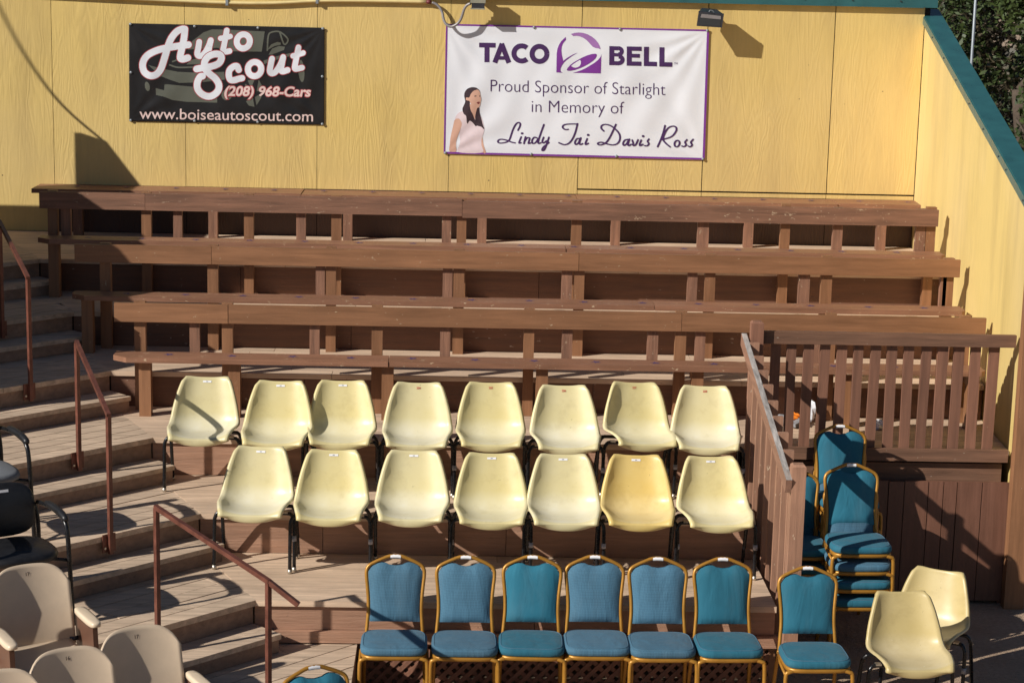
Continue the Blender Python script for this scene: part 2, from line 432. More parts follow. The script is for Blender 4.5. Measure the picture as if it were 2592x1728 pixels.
# angled section with the aisle steps
XB = -1.5
for k in range(2, 9):
    t = empty('angled_tier', (ck(k).x-.4, ck(k).y-.4, zt(k)-.2), kind='structure')
    c1 = ck(k); c0 = ck(k-1)
    if k == 2:
        tl = (c1.x-XB)/.70711
        reg = [c1, V(xl(YW-.02), YW-.02), V(XB, YW-.02), c1+U45*tl]
    elif k == 8:
        c7 = ck(7); p8 = c7+N45*1.018
        reg = [c7+N45*-.03, c7+V(.0, -.0), V(2.78, 0.0), V(2.78, -.80), p8+U45*.117, p8+U45*5.0, c7+U45*5.0]
        reg = [c7, V(2.78, 0.0), V(2.78, -.803), p8+U45*5.0, c7+U45*5.0+N45*-.03]
    else:
        reg = [c1, c0+N45*-.03+V(.012, 0), c0+N45*-.03+U45*5.0, c1+U45*5.0]
    reg = clip(reg, V(XB, 0), V(1, 0))
    planks(t, reg, -U45, .142, zt(k), 'deck_45', gap=.009, seglen=3.4, jitter=.003)
    # riser below this nosing
    base = c1 if k < 8 else ck(7)+N45*1.018+U45*.12
    zb = zt(k+1) if k < 8 else 0.0
    T = min(4.6, (base.x-XB)/.70711)
    q = [base+N45*-.03+V(.0, 0), base+N45*-.06, base+N45*-.06+U45*T, base+N45*-.03+U45*T]
    o = MB(); o.prism([(a.x, a.y) for a in q], zb+.001, zt(k)-.040); o.build('riser_board', 'riser_45', t)
    if k == 8:
        o = MB(); o.box((2.745, -.80, .0), (2.775, -.03, .252)); o.build('side_board', 'riser_x', t)
    # half-height aisle step standing on the tier below
    if k < 8:
        r0 = base+N45*-.028; hs = .122; dp = .275; Ts = min(2.6, T-.05)
        for j in range(2):
            a0 = dp*j/2; a1 = dp*(j+1)/2
            q = [r0+N45*(a0+.004), r0+N45*(a1), r0+N45*a1+U45*Ts, r0+N45*(a0+.004)+U45*Ts]
            o = MB(); o.prism([(a.x, a.y) for a in q], zb+hs-.034, zb+hs-random.uniform(0, .002)); o.build('step_plank', 'deck_45', t)
        q = [r0+N45*(dp-.045)+U45*.01, r0+N45*(dp-.012)+U45*.01, r0+N45*(dp-.012)+U45*Ts, r0+N45*(dp-.045)+U45*Ts]
        o = MB(); o.prism([(a.x, a.y) for a in q], zb+.001, zb+hs-.036); o.build('step_riser', 'riser_45', t)
        q = [r0+N45*.002+U45*.01, r0+N45*(dp-.047)+U45*.01, r0+N45*(dp-.047)+U45*.04, r0+N45*.002+U45*.04]
        o = MB(); o.prism([(a.x, a.y) for a in q], zb+.001, zb+hs-.036); o.build('step_side', 'riser_45', t)
# low platform in front of the angled section
t = empty('low_platform', (1.2, -2.4, 0), kind='structure')
p8 = ck(7)+N45*1.03
reg = clip([p8, p8+N45*1.5, p8+N45*1.5+U45*3.2, p8+U45*3.2], V(2.05, 0), V(-1, 0))
planks(t, reg, -U45, .142, .19, 'deck_45', thick=.19, gap=.008)

# ---------------------------------------------------------------- back wall
wall = empty('plywood_wall', (3.3, YW, zt(2)), 'tall yellow plywood back wall with wide upright sheets behind the benches', 'wall')
ZTOP = 4.27
jx = [-2.9, uY((138, 440), YW).x-1.22, ] + [uY((p, 440), YW).x for p in (138, 470.5, 802, 1135, 1462, 1777, 2094)]+[xw(YW)-.002]
zs = uY((1900, 488), YW).z
SEAT1 = uY((1300, 489), YW-.02).z
for i in range(len(jx)-1):
    g = .0022 if i < 6 else .0045
    zb = zs+.009 if i >= 6 else SEAT1+.002
    if i < 2: zb = zt(2)
    if i == 2:
        # sheet whose lower part shows left of the benches
        xq = uY((128, 560), YW).x
        o = MB(); o.box((jx[i]+g, YW, SEAT1+.001), (jx[i+1]-g, YW+.018, ZTOP)); o.build('panel', 'yellow_ply', wall)
        o = MB(); o.box((jx[i]+g, YW, zt(2)), (xq, YW+.018, SEAT1+.001)); o.build('lower_strip', 'yellow_ply', wall)
        o = MB(); o.box((xq+.003, YW+.001, zt(2)), (jx[i+1]-.003, YW+.018, SEAT1-.001)); o.build('painted_base', 'brown_ply', wall); continue
    o = MB(); o.box((jx[i]+g, YW+random.uniform(-.001, .002), zb), (jx[i+1]-g, YW+.018, ZTOP)); o.build('panel', 'yellow_ply', wall)
    if i >= 6:
        o = MB(); o.box((jx[i]+.003, YW+.003, SEAT1+.002), (jx[i+1]-.003, YW+.018, zs-.007)); o.build('lower_strip', 'yellow_ply', wall)
    if i > 2:
        o = MB(); o.box((jx[i]+.003, YW+.001, zt(2)), (jx[i+1]-.003, YW+.018, SEAT1-.001)); o.build('painted_base', 'brown_ply', wall)
o = MB(); o.box((-2.9, YW+.02, 0), (xw(YW)+.05, YW+.16, ZTOP-.01)); o.build('wall_core', 'gap_dark', wall)
# green metal cap along the top
zf = uY((2333, 20), YW-.03).z
o = MB(); o.box((-2.9, YW-.045, zf), (xw(YW)+.10, YW-.030, zf+.16)); o.box((-2.9, YW-.045, zf+.162), (xw(YW)+.02, YW+.22, zf+.175)); o.box((-2.9, YW-.052, zf-.004), (xw(YW)-.03, YW-.0465, zf+.010))
cap = o.build('cap_flashing', 'green_metal', wall)
for i in range(14):
    o = MB(); x = 1.6+i*.45; o.tube([(x, YW-.047, zf+.055), (x, YW-.055, zf+.055)], .007, 8); o.build('screw', 'dark_metal', cap)

# wing wall on the right
wing = empty('wing_wall', (7.5, 4.2, 0), 'yellow plywood wing wall sloping down at the right end of the benches', 'wall')
def wtop(y): return 2.98+(y-2.093)*.2507
ys = [1.80, 2.55, 3.77, 4.99, 6.21, YW-.004]
for a, b in zip(ys, ys[1:]):
    a1, b1 = a+.0015, b-.0015
    v = [V(xw(a1), a1, 0), V(xw(b1), b1, 0), V(xw(b1), b1, wtop(b1)), V(xw(a1), a1, wtop(a1))]
    v += [p+V(.018, 0, 0) for p in v]
    mesh_obj('panel', v, [(0, 3, 2, 1), (4, 5, 6, 7), (0, 1, 5, 4), (1, 2, 6, 5), (2, 3, 7, 6), (3, 0, 4, 7)], 'yellow_wing', wing)
a, b = 1.80, YW+.15
v = [V(xw(a)+.02, a, 0), V(xw(b)+.02, b, 0), V(xw(b)+.02, b, wtop(b)-.01), V(xw(a)+.02, a, wtop(a)-.01)]; v += [p+V(.10, 0, 0) for p in v]
mesh_obj('wall_core', v, [(0, 3, 2, 1), (4, 5, 6, 7), (0, 1, 5, 4), (1, 2, 6, 5), (2, 3, 7, 6), (3, 0, 4, 7)], 'gap_dark', wing)
for a, b in ((1.2, 2.72), (2.725, 5.2), (5.205, YW+.25)):
    mb = MB()
    for (dx0, dx1, dz0, dz1) in ((-.020, -.012, -.045, .022), (-.012, .165, .020, .030)):
        q = []
        for y in (a, b):
            for dx, dz in ((dx0, dz0), (dx1, dz0), (dx1, dz1), (dx0, dz1)): q.append(V(xw(y)+dx, y, wtop(y)+dz))
        mb.add(q, [(0, 1, 2, 3), (7, 6, 5, 4), (0, 4, 5, 1), (1, 5, 6, 2), (2, 6, 7, 3), (3, 7, 4, 0)])
    cf = mb.build('cap_flashing', 'green_metal', wing)
    y = a+.2
    while y < b:
        o = MB(); o.tube([(xw(y)-.021, y, wtop(y)-.012), (xw(y)-.027, y, wtop(y)-.012)], .007, 8); o.build('screw', 'dark_metal', cf); y += .62
o = MB(); o.box((xw(1.8)-.025, 1.705, 0), (xw(1.8)+.12, 1.795, wtop(1.75)-.03)); o.build('end_post', 'brown_z', wing)

# ---------------------------------------------------------------- benches
def star_mesh(c, r, z, parent):
    a0 = random.uniform(0, 1.2); v = [V(c.x+(r if i % 2 == 0 else r*.42)*math.cos(a0+i*math.pi/5), c.y+(r if i % 2 == 0 else r*.42)*math.sin(a0+i*math.pi/5), z) for i in range(10)]
    return mesh_obj('painted_star', v, [tuple(range(10))], 'star_ink', parent)
def board(name, x0, x1, y0, y1, z0, z1, mat, parent, slope=0.0, chamL=0, chamR=0):
    # plank along X; chamfered front corners in plan; slope = extra height at x1
    poly = [(x0+chamL, y0), (x1-chamR, y0)]
    if chamR: poly += [(x1, y0+chamR)]
    poly += [(x1, y1), (x0, y1)]
    if chamL: poly += [(x0, y0+chamL*.8)]
    n_ = len(poly); f = lambda x: slope*(x-x0)/max(.01, x1-x0)
    v = [(p[0], p[1], z0+f(p[0])) for p in poly]+[(p[0], p[1], z1+f(p[0])) for p in poly]
    return mesh_obj(name, v, [tuple(range(n_-1, -1, -1)), tuple(range(n_, 2*n_))]+[(i, (i+1) % n_, n_+(i+1) % n_, n_+i) for i in range(n_)], mat, parent)
BENCH = {
 2: dict(bb=(98, 485.2, 2377.4, 528.4), bj=[368, 1168.8], seat=(105, 617, 2394, 656.6), sj=[1432.8], sz=.465, star=635,
         posts=[(124, 148), (359.7, 383.8), (618, 641.7), (838, 863), (1154, 1178), (1443, 1468.8), (1970.6, 1994), (2336.8, 2361)],
         rough=[(164.5, 188.8), (445, 466.8), (752.7, 776), (1117, 1140), (1757, 1785), (2095.7, 2119.8), (2303, 2327)],
         label='topmost high-backed brown plank bench, its backrest just below the yellow wall'),
 3: dict(bb=(187.5, 618.4, 2432.8, 658.6), bj=[534.6, 1467], seat=(191, 759, 2446, 802), sj=[1658], sz=.437, star=466.8,
         posts=[(252.6, 280), (525, 551.8), (825, 850), (1148, 1175), (1454, 1479.5), (1785, 1811), (2080, 2107), (2388, 2415)],
         rough=[(801.7, 824.6), (1121, 1145.4), (1420, 1446), (1737, 1761), (2016.5, 2044), (2373, 2387.6)],
         label='middle of the three high-backed brown plank benches'),
 4: dict(bb=(287.8, 766.8, 2498, 805.9), bj=[575.9, 1734], seat=(295, 914, 2497, 957), sj=[982.8], sz=.425, star=428.6,
         posts=[(337.5, 366), (560.6, 588), (941.8, 969.8), (1329.5, 1356), (1715.6, 1743.5), (2098, 2124), (2440, 2466)],
         rough=[(484, 509), (787, 812), (1116.7, 1142.7), (1425, 1450.8), (1641, 1668), (1762, 1787), (2060, 2080), (2380, 2405)],
         legs=[(351.8, 380), (577.8, 605.8), (966, 993.5), (1357, 1385), (1750.5, 1778.5), (2138, 2165), (2468, 2490)],
         label='lowest high-backed brown plank bench, directly behind the upper cream chairs'),
}
for k, b in BENCH.items():
    y0 = yn(k); t = empty('plank_bench', (4, y0-.2, zt(k+1)), b['label'], 'bench', 'rows of brown plank benches')
    ybb = y0-.138
    A = uY((b['bb'][0], b['bb'][1]), ybb); B = uY((b['bb'][2], b['bb'][3]), ybb)
    ztb = lambda x: A.z+(B.z-A.z)*(x-A.x)/(B.x-A.x)
    xs = [A.x]+[uY((p, 600), ybb).x for p in b['bj']]+[B.x]
    for i, (p, q) in enumerate(zip(xs, xs[1:])):
        dy = -.006 if (k == 2 and i == 2) else random.uniform(-.002, .002)
        dz = -.012 if (k == 2 and i == 2) else 0
        board('backrest_board', p+.0015, q-.0015, ybb+dy, ybb+.037, ztb(p)-.142+dz, ztb(p)+dz, 'brown_x' if k > 2 else 'brownrough_x', t, ztb(q)-ztb(p))
    zsb = zt(k+1)+b['sz']; ysf = y0-.375; ysr = y0-.14
    sx0 = uY((b['seat'][0], b['seat'][1]-14), ysr).x; sx1 = uY((b['seat'][2], b['seat'][3]), ysf).x
    sx = [sx0]+[uY((p, b['seat'][1]), ysf).x for p in b['sj']]+[sx1]
    pieces = []
    for i, (p, q) in enumerate(zip(sx, sx[1:])):
        pieces.append((p, q, board('seat_plank', p+.002, q-.002, ysf+random.uniform(-.006, .004), ysr, zsb-random.uniform(0, .004), zsb+.038, 'seat_x', t, 0,
              .11 if i == 0 else 0, .035 if i == len(sx)-2 else 0)))
    xst = uY((b['star'], b['seat'][1]-18), (ysf+ysr)/2).x
    while xst-.457 > sx0+.12: xst -= .457
    while xst < sx1-.1:
        pl = [o for p, q, o in pieces if p-.05 <= xst <= q+.05][0]
        star_mesh(V(xst+random.uniform(-.012, .012), (ysf+ysr)/2+.01+random.uniform(-.01, .01)), 0.044, zsb+.0392, pl); xst += .457
    for pr in b['posts']:
        xa, xb_ = uY((pr[0], 700), y0-.10).x, uY((pr[1], 700), y0-.10).x
        o = MB(); o.box((xa, y0-.0995, zt(k+1)), (xb_, y0-.035, ztb(xa)+.006)); o.build('backrest_post', 'brown_z', t)
    for pr in b['rough']:
        xa, xb_ = uY((pr[0], 700), y0+.02).x, uY((pr[1], 700), y0+.02).x
        o = MB(); o.box((xa, y0-.0995, zsb+.001), (xb_, y0-.045, ztb(xa)-.01)); o.build('backrest_post', 'brownrough_z', t)
    legs = b.get('legs') or [{2: (123, 149), 3: (207, 233)}[k]]
    for pr in legs:
        xa = uY((pr[0], b['seat'][1]+60), y0-.31).x
        if xa > sx1-.09: xa = sx1-.12
        o = MB(); o.box((xa, y0-.315, zt(k+1)), (xa+.088, y0-.227, zsb-.003)); o.build('leg', 'brown_z', t)
        o = MB(); o.box((xa+.006, y0-.222, zsb-.092), (xa+.042, y0-.101, zsb-.003)); o.build('brace', 'brown_y', t)
# row 1: seat plank fixed to the wall
t = empty('wall_bench', (4, YW-.2, zt(2)), 'long brown seat plank fixed along the foot of the yellow wall', 'bench', None)
sx0 = uY((88, 488), YW-.25).x; sx1 = uY((2333, 524), YW-.25).x
sx = [sx0, uY((765, 490), YW-.25).x, uY((1460, 495), YW-.25).x, uY((2113, 515), YW-.25).x, sx1]
pcs = []
for i, (p, q) in enumerate(zip(sx, sx[1:])):
    dz = [.0, -.006, -.002, .004][i]
    pcs.append((p, q, board('seat_plank', p+.002, q-.002, YW-.40+(.012 if i == 3 else 0), YW-.006, SEAT1-.040+dz, SEAT1+dz, 'seat_x', t)))
xst = uY((943.7, 495), YW-.15).x
while xst-.457 > sx0+.1: xst -= .457
while xst < sx1-.1:
    pl = [o for p, q, o in pcs if p-.05 <= xst <= q+.05][0]; star_mesh(V(xst, YW-.17), .042, SEAT1+.0052, pl); xst += .457
x = sx0+.35
while x < sx1-.1:
    o = MB(); o.box((x, YW-.27, zt(2)), (x+.085, YW-.19, SEAT1-.047)); o.build('leg', 'brownrough_z', t); x += 1.25

# ---------------------------------------------------------------- handrails of the aisle
def handrail(label, tops, extra=None):
    P = [Vector(p) for p in tops]
    t = empty('handrail', (P[1].x, P[1].y, P[1].z-.9), label, 'handrail', 'steel handrails of the aisle')
    w = .027
    for p, zb in zip(P, extra['zb']):
        mb = MB(); mb.beam((p.x, p.y, zb), (p.x, p.y, p.z-.010), w, w, (1, 0, 0) if True else 0)
        o = mb.build('post', 'steel_red', t)
        # rotate section 45 deg about z by rebuilding verts
        for v in o.data.vertices:
            dx, dy = v.co.x-p.x, v.co.y-p.y; c_, s_ = .70711, .70711
            v.co.x = p.x+dx*c_-dy*s_; v.co.y = p.y+dx*s_+dy*c_
        br = MB(); q = p-N45*.0215
        pts = [q+U45*.05, q+U45*.05+N45*.006, q-U45*.05+N45*.006, q-U45*.05]
        br.prism([(a.x, a.y) for a in pts], zb+.01, zb+.13); br.build('bracket', 'steel_red', t)
        bo = MB(); a = q+N45*.006+U45*.035+V(0, 0, 0); bo.tube([(a.x, a.y, zb+.04), (a.x+.006, a.y-.006, zb+.04)], .008, 8); bo.build('bolt', 'foot_metal', t)
    path = [P[0]]+[P[1]]+([Vector(extra['end'])] if 'end' in extra else [])
    for i in range(len(path)-1):
        mb = MB(); d = (path[i+1]-path[i]).normalized()*.010
        mb.beam(path[i]-(d if i == 0 else d*.2), path[i+1]+d, w, w); mb.build('rail', 'steel_red', t)
    return t
def hp(k, px_nose, h=.79):
    p = uZ(px_nose, zt(k)); p = p+N45*.005
    # snap onto the front of the nosing of tier k
    off = (p-(ck(k) if k < 8 else ck(7)+N45*1.018)).dot(N45); p = p-N45*(off-.024)
    return V(p.x, p.y, zt(k)+h)
a0, a1 = hp(3, (1, 813)), hp(4, (104, 981), .797)
handrail('topmost steel handrail at the left edge, beside the shaded upper steps', [a0, a1], dict(zb=[a0.z-.92, a1.z-.92]))
b0, b1 = hp(5, (211, 1150), .785), hp(6, (308, 1366), .80)
handrail('middle steel handrail on the aisle steps, left of the leftmost upper cream chair', [b0, b1], dict(zb=[b0.z-.91, b1.z-.92]))
c0 = hp(7, (407, 1595), .757); c1 = ck(7)+N45*1.042; c1 = c1+U45*((c1.x-2.345)/.70711); c1.z = zt(8)+.82
ce = uY((752, 1527), c1.y-.06)
handrail('lowest steel handrail, its sloping rail ending in front of the leftmost blue chair', [c0, c1], dict(zb=[c0.z-.89, c1.z-.94], end=ce))

# ---------------------------------------------------------------- wooden railings on the right
t = empty('wooden_railing', (6.4, yn(5)-.05, zt(5)), 'level brown picket railing at the front edge of the right-hand platform', 'railing')
yr = yn(5)-.075
A = uY((1926, 838.5), yr); B = uY((2583, 849), yr)
zc = (A.z+B.z)/2
mb = MB(); mb.beam((A.x-.02, yr+.019, zc-.045), (xw(yr)-.03, yr+.019, zc-.045), .038, .089); mb.build('top_rail', 'railing_x', t)
zbm = uY((2200, 1134), yr).z
mb = MB(); mb.box((5.53, yr-.012, zbm-.088), (xw(1.8)-.03, yr+.028, zbm)); mb.build('bottom_rail', 'railing_x', t)
for i, cx in enumerate((339, 465, 597, 725, 862, 992, 1125, 1260, 1392, 1527, 1657, 1785, 1920, 2062)):
    x = uY((1850+cx/3.136, 1000), yr+.06).x; wv = random.uniform(.066, .074); tl = random.uniform(-.006, .006)
    mb = MB(); mb.beam((x+tl, yr+.058, zbm-.06), (x-tl, yr+.058, zc-.004+random.uniform(-.01, .0)), wv, .036, (0, 1, 0)); mb.build('picket', 'picket_z', t)
# skirt below the platform
t = empty('plank_skirt', (6.7, 1.85, 0), 'dark brown upright plank panel standing below the level picket railing', 'panel')
yk = 1.82; ztp = uY((2480, 1220), yk).z
xe = [uY((p, 1220), yk).x for p in (1999, 2045, 2098, 2150, 2207, 2250, 2290, 2351, 2389.6, 2424, 2487, 2564, 2589)]
for a, b in zip(xe, xe[1:]):
    mb = MB(); d = random.uniform(0, .008); mb.box((a+.003, yk-d, .03), (b-.003, yk+.022, ztp+random.uniform(-.004, .002))); mb.build('plank', 'skirt_z', t)
mb = MB(); mb.box((xe[0], yk+.024, .22), (xe[-1], yk+.06, .31)); mb.build('batten', 'skirt_z', t)
mb = MB(); mb.box((xe[0], yk+.024, .0), (xe[0]+.08, yk+.06, .2)); mb.box((xe[-1]-.12, yk+.024, 0), (xe[-1]-.04, yk+.06, .2)); mb.build('foot_block', 'skirt_z', t)
t = empty('platform_beam', (6.4, yn(5), .9), 'broad brown beam under the right-hand platform edge above the plank panel', 'beam')
mb = MB(); mb.box((5.47, yn(5)-.030, ztp-.12), (7.36, yn(5)+.03, zbm-.115)); mb.build('beam_board', 'railing_x', t)
mb = MB(); mb.box((5.47, yn(5)-.01, 0), (7.36, yn(5)+.03, ztp-.122)); mb.build('backing_board', 'skirt_z', t)
mb = MB(); mb.box((5.47, yn(5)-.005, zbm-.113), (7.36, yn(5)+.03, zt(5)-.04)); mb.build('rim_joist', 'riser_dark', t)
# sloping stair railing
t = empty('sloping_railing', (5.48, .9, .57), 'sloping brown railing with weathered grey top, right of the cream chairs', 'railing')
px0 = 5.46
lowtop = uY((1993, 1166), -.05).z; hitop = uY((1908, 812), 1.86).z
for (y, zb, z1, x) in ((-.115, .20, lowtop, 5.50), (1.86, zt(6), hitop, 5.515)):
    mb = MB(); h = .044
    mb.box((x-h, y-h, zb), (x+h, y+h, z1-.014)); 
    v = [(x-h, y-h, z1-.0135), (x+h, y-h, z1-.0135), (x+h, y+h, z1-.0135), (x-h, y+h, z1-.0135)]+[(x-h*.72, y-h*.72, z1), (x+h*.72, y-h*.72, z1), (x+h*.72, y+h*.72, z1), (x-h*.72, y+h*.72, z1)]
    mb.add(v, [(4, 5, 6, 7), (0, 1, 5, 4), (1, 2, 6, 5), (2, 3, 7, 6), (3, 0, 4, 7)]); mb.build('post', 'picket_pale' if y < 0 else 'picket_z', t)
ra = V(5.437, 1.95, uY((1881, 842), 1.95).z-.045); rb = V(5.437, -.165, uY((1972, 1212), -.165).z-.045)
mb = MB(); mb.beam(ra, rb, .038, .089, mi=0, topmi=1); mb.build('sloping_rail', ['railing_y', 'weathered_y'], t)
for i in range(9):
    f = (i+.75)/9.4; p = ra+(rb-ra)*f
    zb = .33 if p.y < yn(6) else .62
    mb = MB(); mb.box((5.458, p.y-.019, zb), (5.458+.066, p.y+.019, p.z+.055-random.uniform(0, .01))); mb.build('picket', 'picket_pale', t)

# ---------------------------------------------------------------- lattice under the front
t = empty('lattice_skirt', (4.1, .0, 0), 'brown diagonal lattice under the front edge behind the blue chairs', 'lattice')
x0, x1, z0, z1 = 2.80, 5.40, .01, .298
reg = [V(x0, z0), V(x1, z0), V(x1, z1), V(x0, z1)]
for sgn, yy in ((1, .012), (-1, .021)):
    x = x0-.4
    while x < x1+.4:
        w_ = .020
        q = [V(x-w_, z0-.01), V(x+w_, z0-.01), V(x+w_+sgn*.31, z0+.30), V(x-w_+sgn*.31, z0+.30)]
        q = clip_convex(q, reg)
        if len(q) >= 3:
            n_ = len(q); v = [(a.x, yy, a.y) for a in q]+[(a.x, yy+.007, a.y) for a in q]
            mesh_obj('slat', v, [tuple(range(n_)), tuple(range(2*n_-1, n_-1, -1))]+[(i, n_+i, n_+(i+1) % n_, (i+1) % n_) for i in range(n_)], 'picket_z', t)
        x += .0765
for xx in (x0-.02, x1):
    o = MB(); o.box((xx, .030, 0), (xx+.04, .06, .299)); o.build('support', 'brown_z', t)

# ---------------------------------------------------------------- chairs
def proto(name):
    o = bpy.data.objects.new(name, None); o['_local'] = 1; o.empty_display_size = .1; C.objects.link(o); return o
def kids(o): return [c for c in ALLKIDS.get(o.name, [])]
ALLKIDS = {}
def link(o, parent):
    ALLKIDS.setdefault(parent.name, []).append(o); return o
def place(pr, loc, rz, label, cat, group, first=[set()], matswap=None, skip=(), tilt=0):
    """first use moves the prototype itself, later uses copy thing, parts and sub-parts"""
    if pr.name not in first[0]:
        first[0].add(pr.name); pr['_n'] = pr.name
    r = bpy.data.objects.new(pr['kindname'], None); r.empty_display_size = .1; C.objects.link(r)
    r.location = loc; r.rotation_euler = (0, tilt, rz); tag(r, label, cat, group)
    for ch in kids(pr):
        if ch['part'] in skip: continue
        c = ch.copy(); C.objects.link(c); c.parent = r; c.name = ch['part']
        if matswap and ch['part'] in matswap:
            c.data = swapped(ch.data, matswap[ch['part']])
        for g in kids(ch):
            d = g.copy(); C.objects.link(d); d.parent = c; d.name = g['part']
            if '_k' in d: del d['_k']
        del c['part']
        for g in c.children:
            if 'part' in g: del g['part']
    return r
SW = {}
def swapped(me, mat):
    key = (me.name, mat)
    if key not in SW:
        m2 = me.copy(); m2.materials[0] = MATS[mat]; SW[key] = m2
    return SW[key]
def part(mb, name, mat, pr, smooth=False, sub=None):
    o = mb.build(name+'_src', mat, None, smooth); o['part'] = name
    o.parent = None; link(o, sub or pr); return o
def discard(pr):
    for ch in kids(pr):
        for g in kids(ch): bpy.data.objects.remove(g)
        bpy.data.objects.remove(ch)
    bpy.data.objects.remove(pr); ALLKIDS.clear()

# --- moulded shell chair (faces -Y, seat centre at the origin)
def shell_chair():
    pr = proto('shell_proto'); pr['kindname'] = 'shell_chair'
    prof = [(-.220, .370, .182), (-.235, .371, .190), (-.242, .388, .198), (-.242, .408, .204), (-.234, .420, .209), (-.19, .425, .222), (-.08, .415, .240), (.04, .406, .247),
            (.105, .420, .247), (.150, .465, .243), (.178, .540, .232), (.203, .620, .215), (.225, .700, .194), (.243, .765, .173), (.249, .787, .164), (.257, .795, .158), (.268, .785, .155)]
    prof = [(a, b if b < .43 else .43+(b-.43)*.885, c) for a, b, c in prof]
    cur = cat_rom([(a, b, c) for a, b, c in prof], 4); nU = len(cur); nV = 23; G = []
    for i, p in enumerate(cur):
        a, b = cur[max(0, i-1)], cur[min(nU-1, i+1)]
        ty, tz = b.x-a.x, b.y-a.y; l = math.hypot(ty, tz) or 1; ty /= l; tz /= l
        ny, nz = -tz, ty                      # towards the sitter
        u = i/(nU-1); row = []
        seat = max(0, min(1, (u-.10)/.26)); top = max(0, min(1, (u-.72)/.28))
        for j in range(nV):
            v = -1+2*j/(nV-1); av = abs(v)
            s_ = min(1, av/.93); lift = (.066*seat*(1-top)**.8)*(s_**3.0)
            lip = max(0, (av-.93)/.07)
            x = p.z*(math.copysign(min(av, .93)/.93, v))*.965+math.copysign(.010*lip, v)
            off = lift-.016*lip
            y = p.x+ny*off; z = p.y+nz*off
            fr = max(0, 1-u/.20); y += .062*fr*(av**2.4)
            z -= .034*max(0, (u-.80)/.20)*max(0, (av-.55)/.45)**2.6
            z += .046*fr*(av**2.3)-.004*fr
            row.append((x, y, z))
        G.append(row)
    mb = MB(); mb.grid(G)
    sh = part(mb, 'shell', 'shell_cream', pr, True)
    so = sh.modifiers.new('thickness', 'SOLIDIFY'); so.thickness = .007; so.offset = -1
    for sx in (-1, 1):
        for (path) in ([(.264, -.075, .012), (.262, -.062, .30), (.258, -.058, .350), (.240, -.054, .380), (.205, -.052, .386), (0.0, -.05, .384)],
                       [(.250, .255, .012), (.248, .165, .30), (.244, .150, .345), (.226, .142, .376), (.192, .138, .382), (0.0, .135, .382)]):
            mb = MB(); mb.tube([(sx*q[0]+(0 if q[0] else sx*.0008), q[1], q[2]) for q in cat_rom(path, 4)], .0125, 10)
            lg = part(mb, 'leg', 'black_tube', pr, True)
            f = path[0]; mb = MB(); mb.tube([(sx*f[0], f[1], 0.0), (sx*f[0], f[1], .008), (sx*f[0]*.999, f[1]-.0005, .030)], [.0145, .015, .0138], 10); part(mb, 'foot_cap', 'foot_metal', pr, True, lg)
        mb = MB(); mb.box((min(sx*.185, sx*.220), -.07, .390), (max(sx*.185, sx*.220), -.03, .400)); part(mb, 'mount_plate', 'foot_metal', pr)
        mb = MB(); mb.tube([(sx*.2630, -.067, .205), (sx*.2626, -.0655, .240)], .0158, 10)
        if sx > 0: part(mb, 'ganging_clamp', 'clear_tape', pr, True)
    
    # sticker near the top of the back
    mb = MB(); mb.add([(-.030, .2372, .718), (.030, .2372, .718), (.030, .2412, .731), (-.030, .2412, .731)], [(0, 1, 2, 3)])
    st = part(mb, 'number_sticker', 'white_label', pr)
    mb = MB(); mb.add([(-.007, .2378, .7225), (.007, .2378, .7225), (.007, .2394, .7275), (-.007, .2394, .7275)], [(0, 1, 2, 3)]); part(mb, 'printed_number', 'label_ink', pr, False, st)
    return pr
SHELL = shell_chair()
TXT = {}
def text_mesh(s, bold=0.0, size=1.0, shear=0.0, spacing=1.0):
    cu = bpy.data.curves.new('txt', 'FONT'); cu.body = s; cu.size = size; cu.offset = bold; cu.shear = shear; cu.space_character = spacing; cu.resolution_u = 4
    o = bpy.data.objects.new('txt', cu); C.objects.link(o); bpy.context.view_layer.update()
    dg = bpy.context.evaluated_depsgraph_get(); e = o.evaluated_get(dg); me = e.to_mesh()
    v = [Vector(x.co) for x in me.vertices]; f = [tuple(p.vertices) for p in me.polygons]
    e.to_mesh_clear(); bpy.data.objects.remove(o); bpy.data.curves.remove(cu); return v, f
def chair_number(root, s, mat, zc, hgt, y0, slope):
    v, f = text_mesh(s, .02); w = max(p.x for p in v); k = hgt/max(p.y for p in v)
    o = mesh_obj('painted_number', [((p.x-w/2)*k, y0+p.y*k*slope, zc+p.y*k) for p in v], f, mat); o.parent = root; return o
upx = [(503, 1123), (692.7, 1135), (858, 1133.5), (1054, 1138.7), (1243, 1137.6), (1435.8, 1145.6), (1618.3, 1140.4), (1797.4, 1146)]
uprot = [0, -1, 1, 0, 0.5, 2, 9, -2]; uplab = ['leftmost cream chair of the upper row, handrail shadow across it', 'second cream chair from the left in the upper row', 'third cream chair from the left in the upper row',
 'fourth cream chair from the left in the upper row, red number 204 on its back', 'fifth cream chair in the upper row, red number 205 on its back', 'sixth cream chair in the upper row, red number 206 on its back',
 'tilted cream chair in the upper row, red number 207 on its back', 'rightmost cream chair of the upper row, red number 208, beside the sloping railing']
mm = ['shell_pale', 'shell_cream', 'shell_cream', 'shell_pale', 'shell_cream', 'shell_pale', 'shell_cream', 'shell_pale']
for i, p in enumerate(upx):
    w = uZ(p, zt(6)+.388); red = i >= 3
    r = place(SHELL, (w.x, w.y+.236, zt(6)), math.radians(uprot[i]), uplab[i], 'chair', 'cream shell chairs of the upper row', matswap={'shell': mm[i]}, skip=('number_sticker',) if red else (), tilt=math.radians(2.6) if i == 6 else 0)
    if i == 6: r.location.z += .011
    if red: chair_number(r, str(201+i), 'red_ink', .714, .014, .2350, .31)
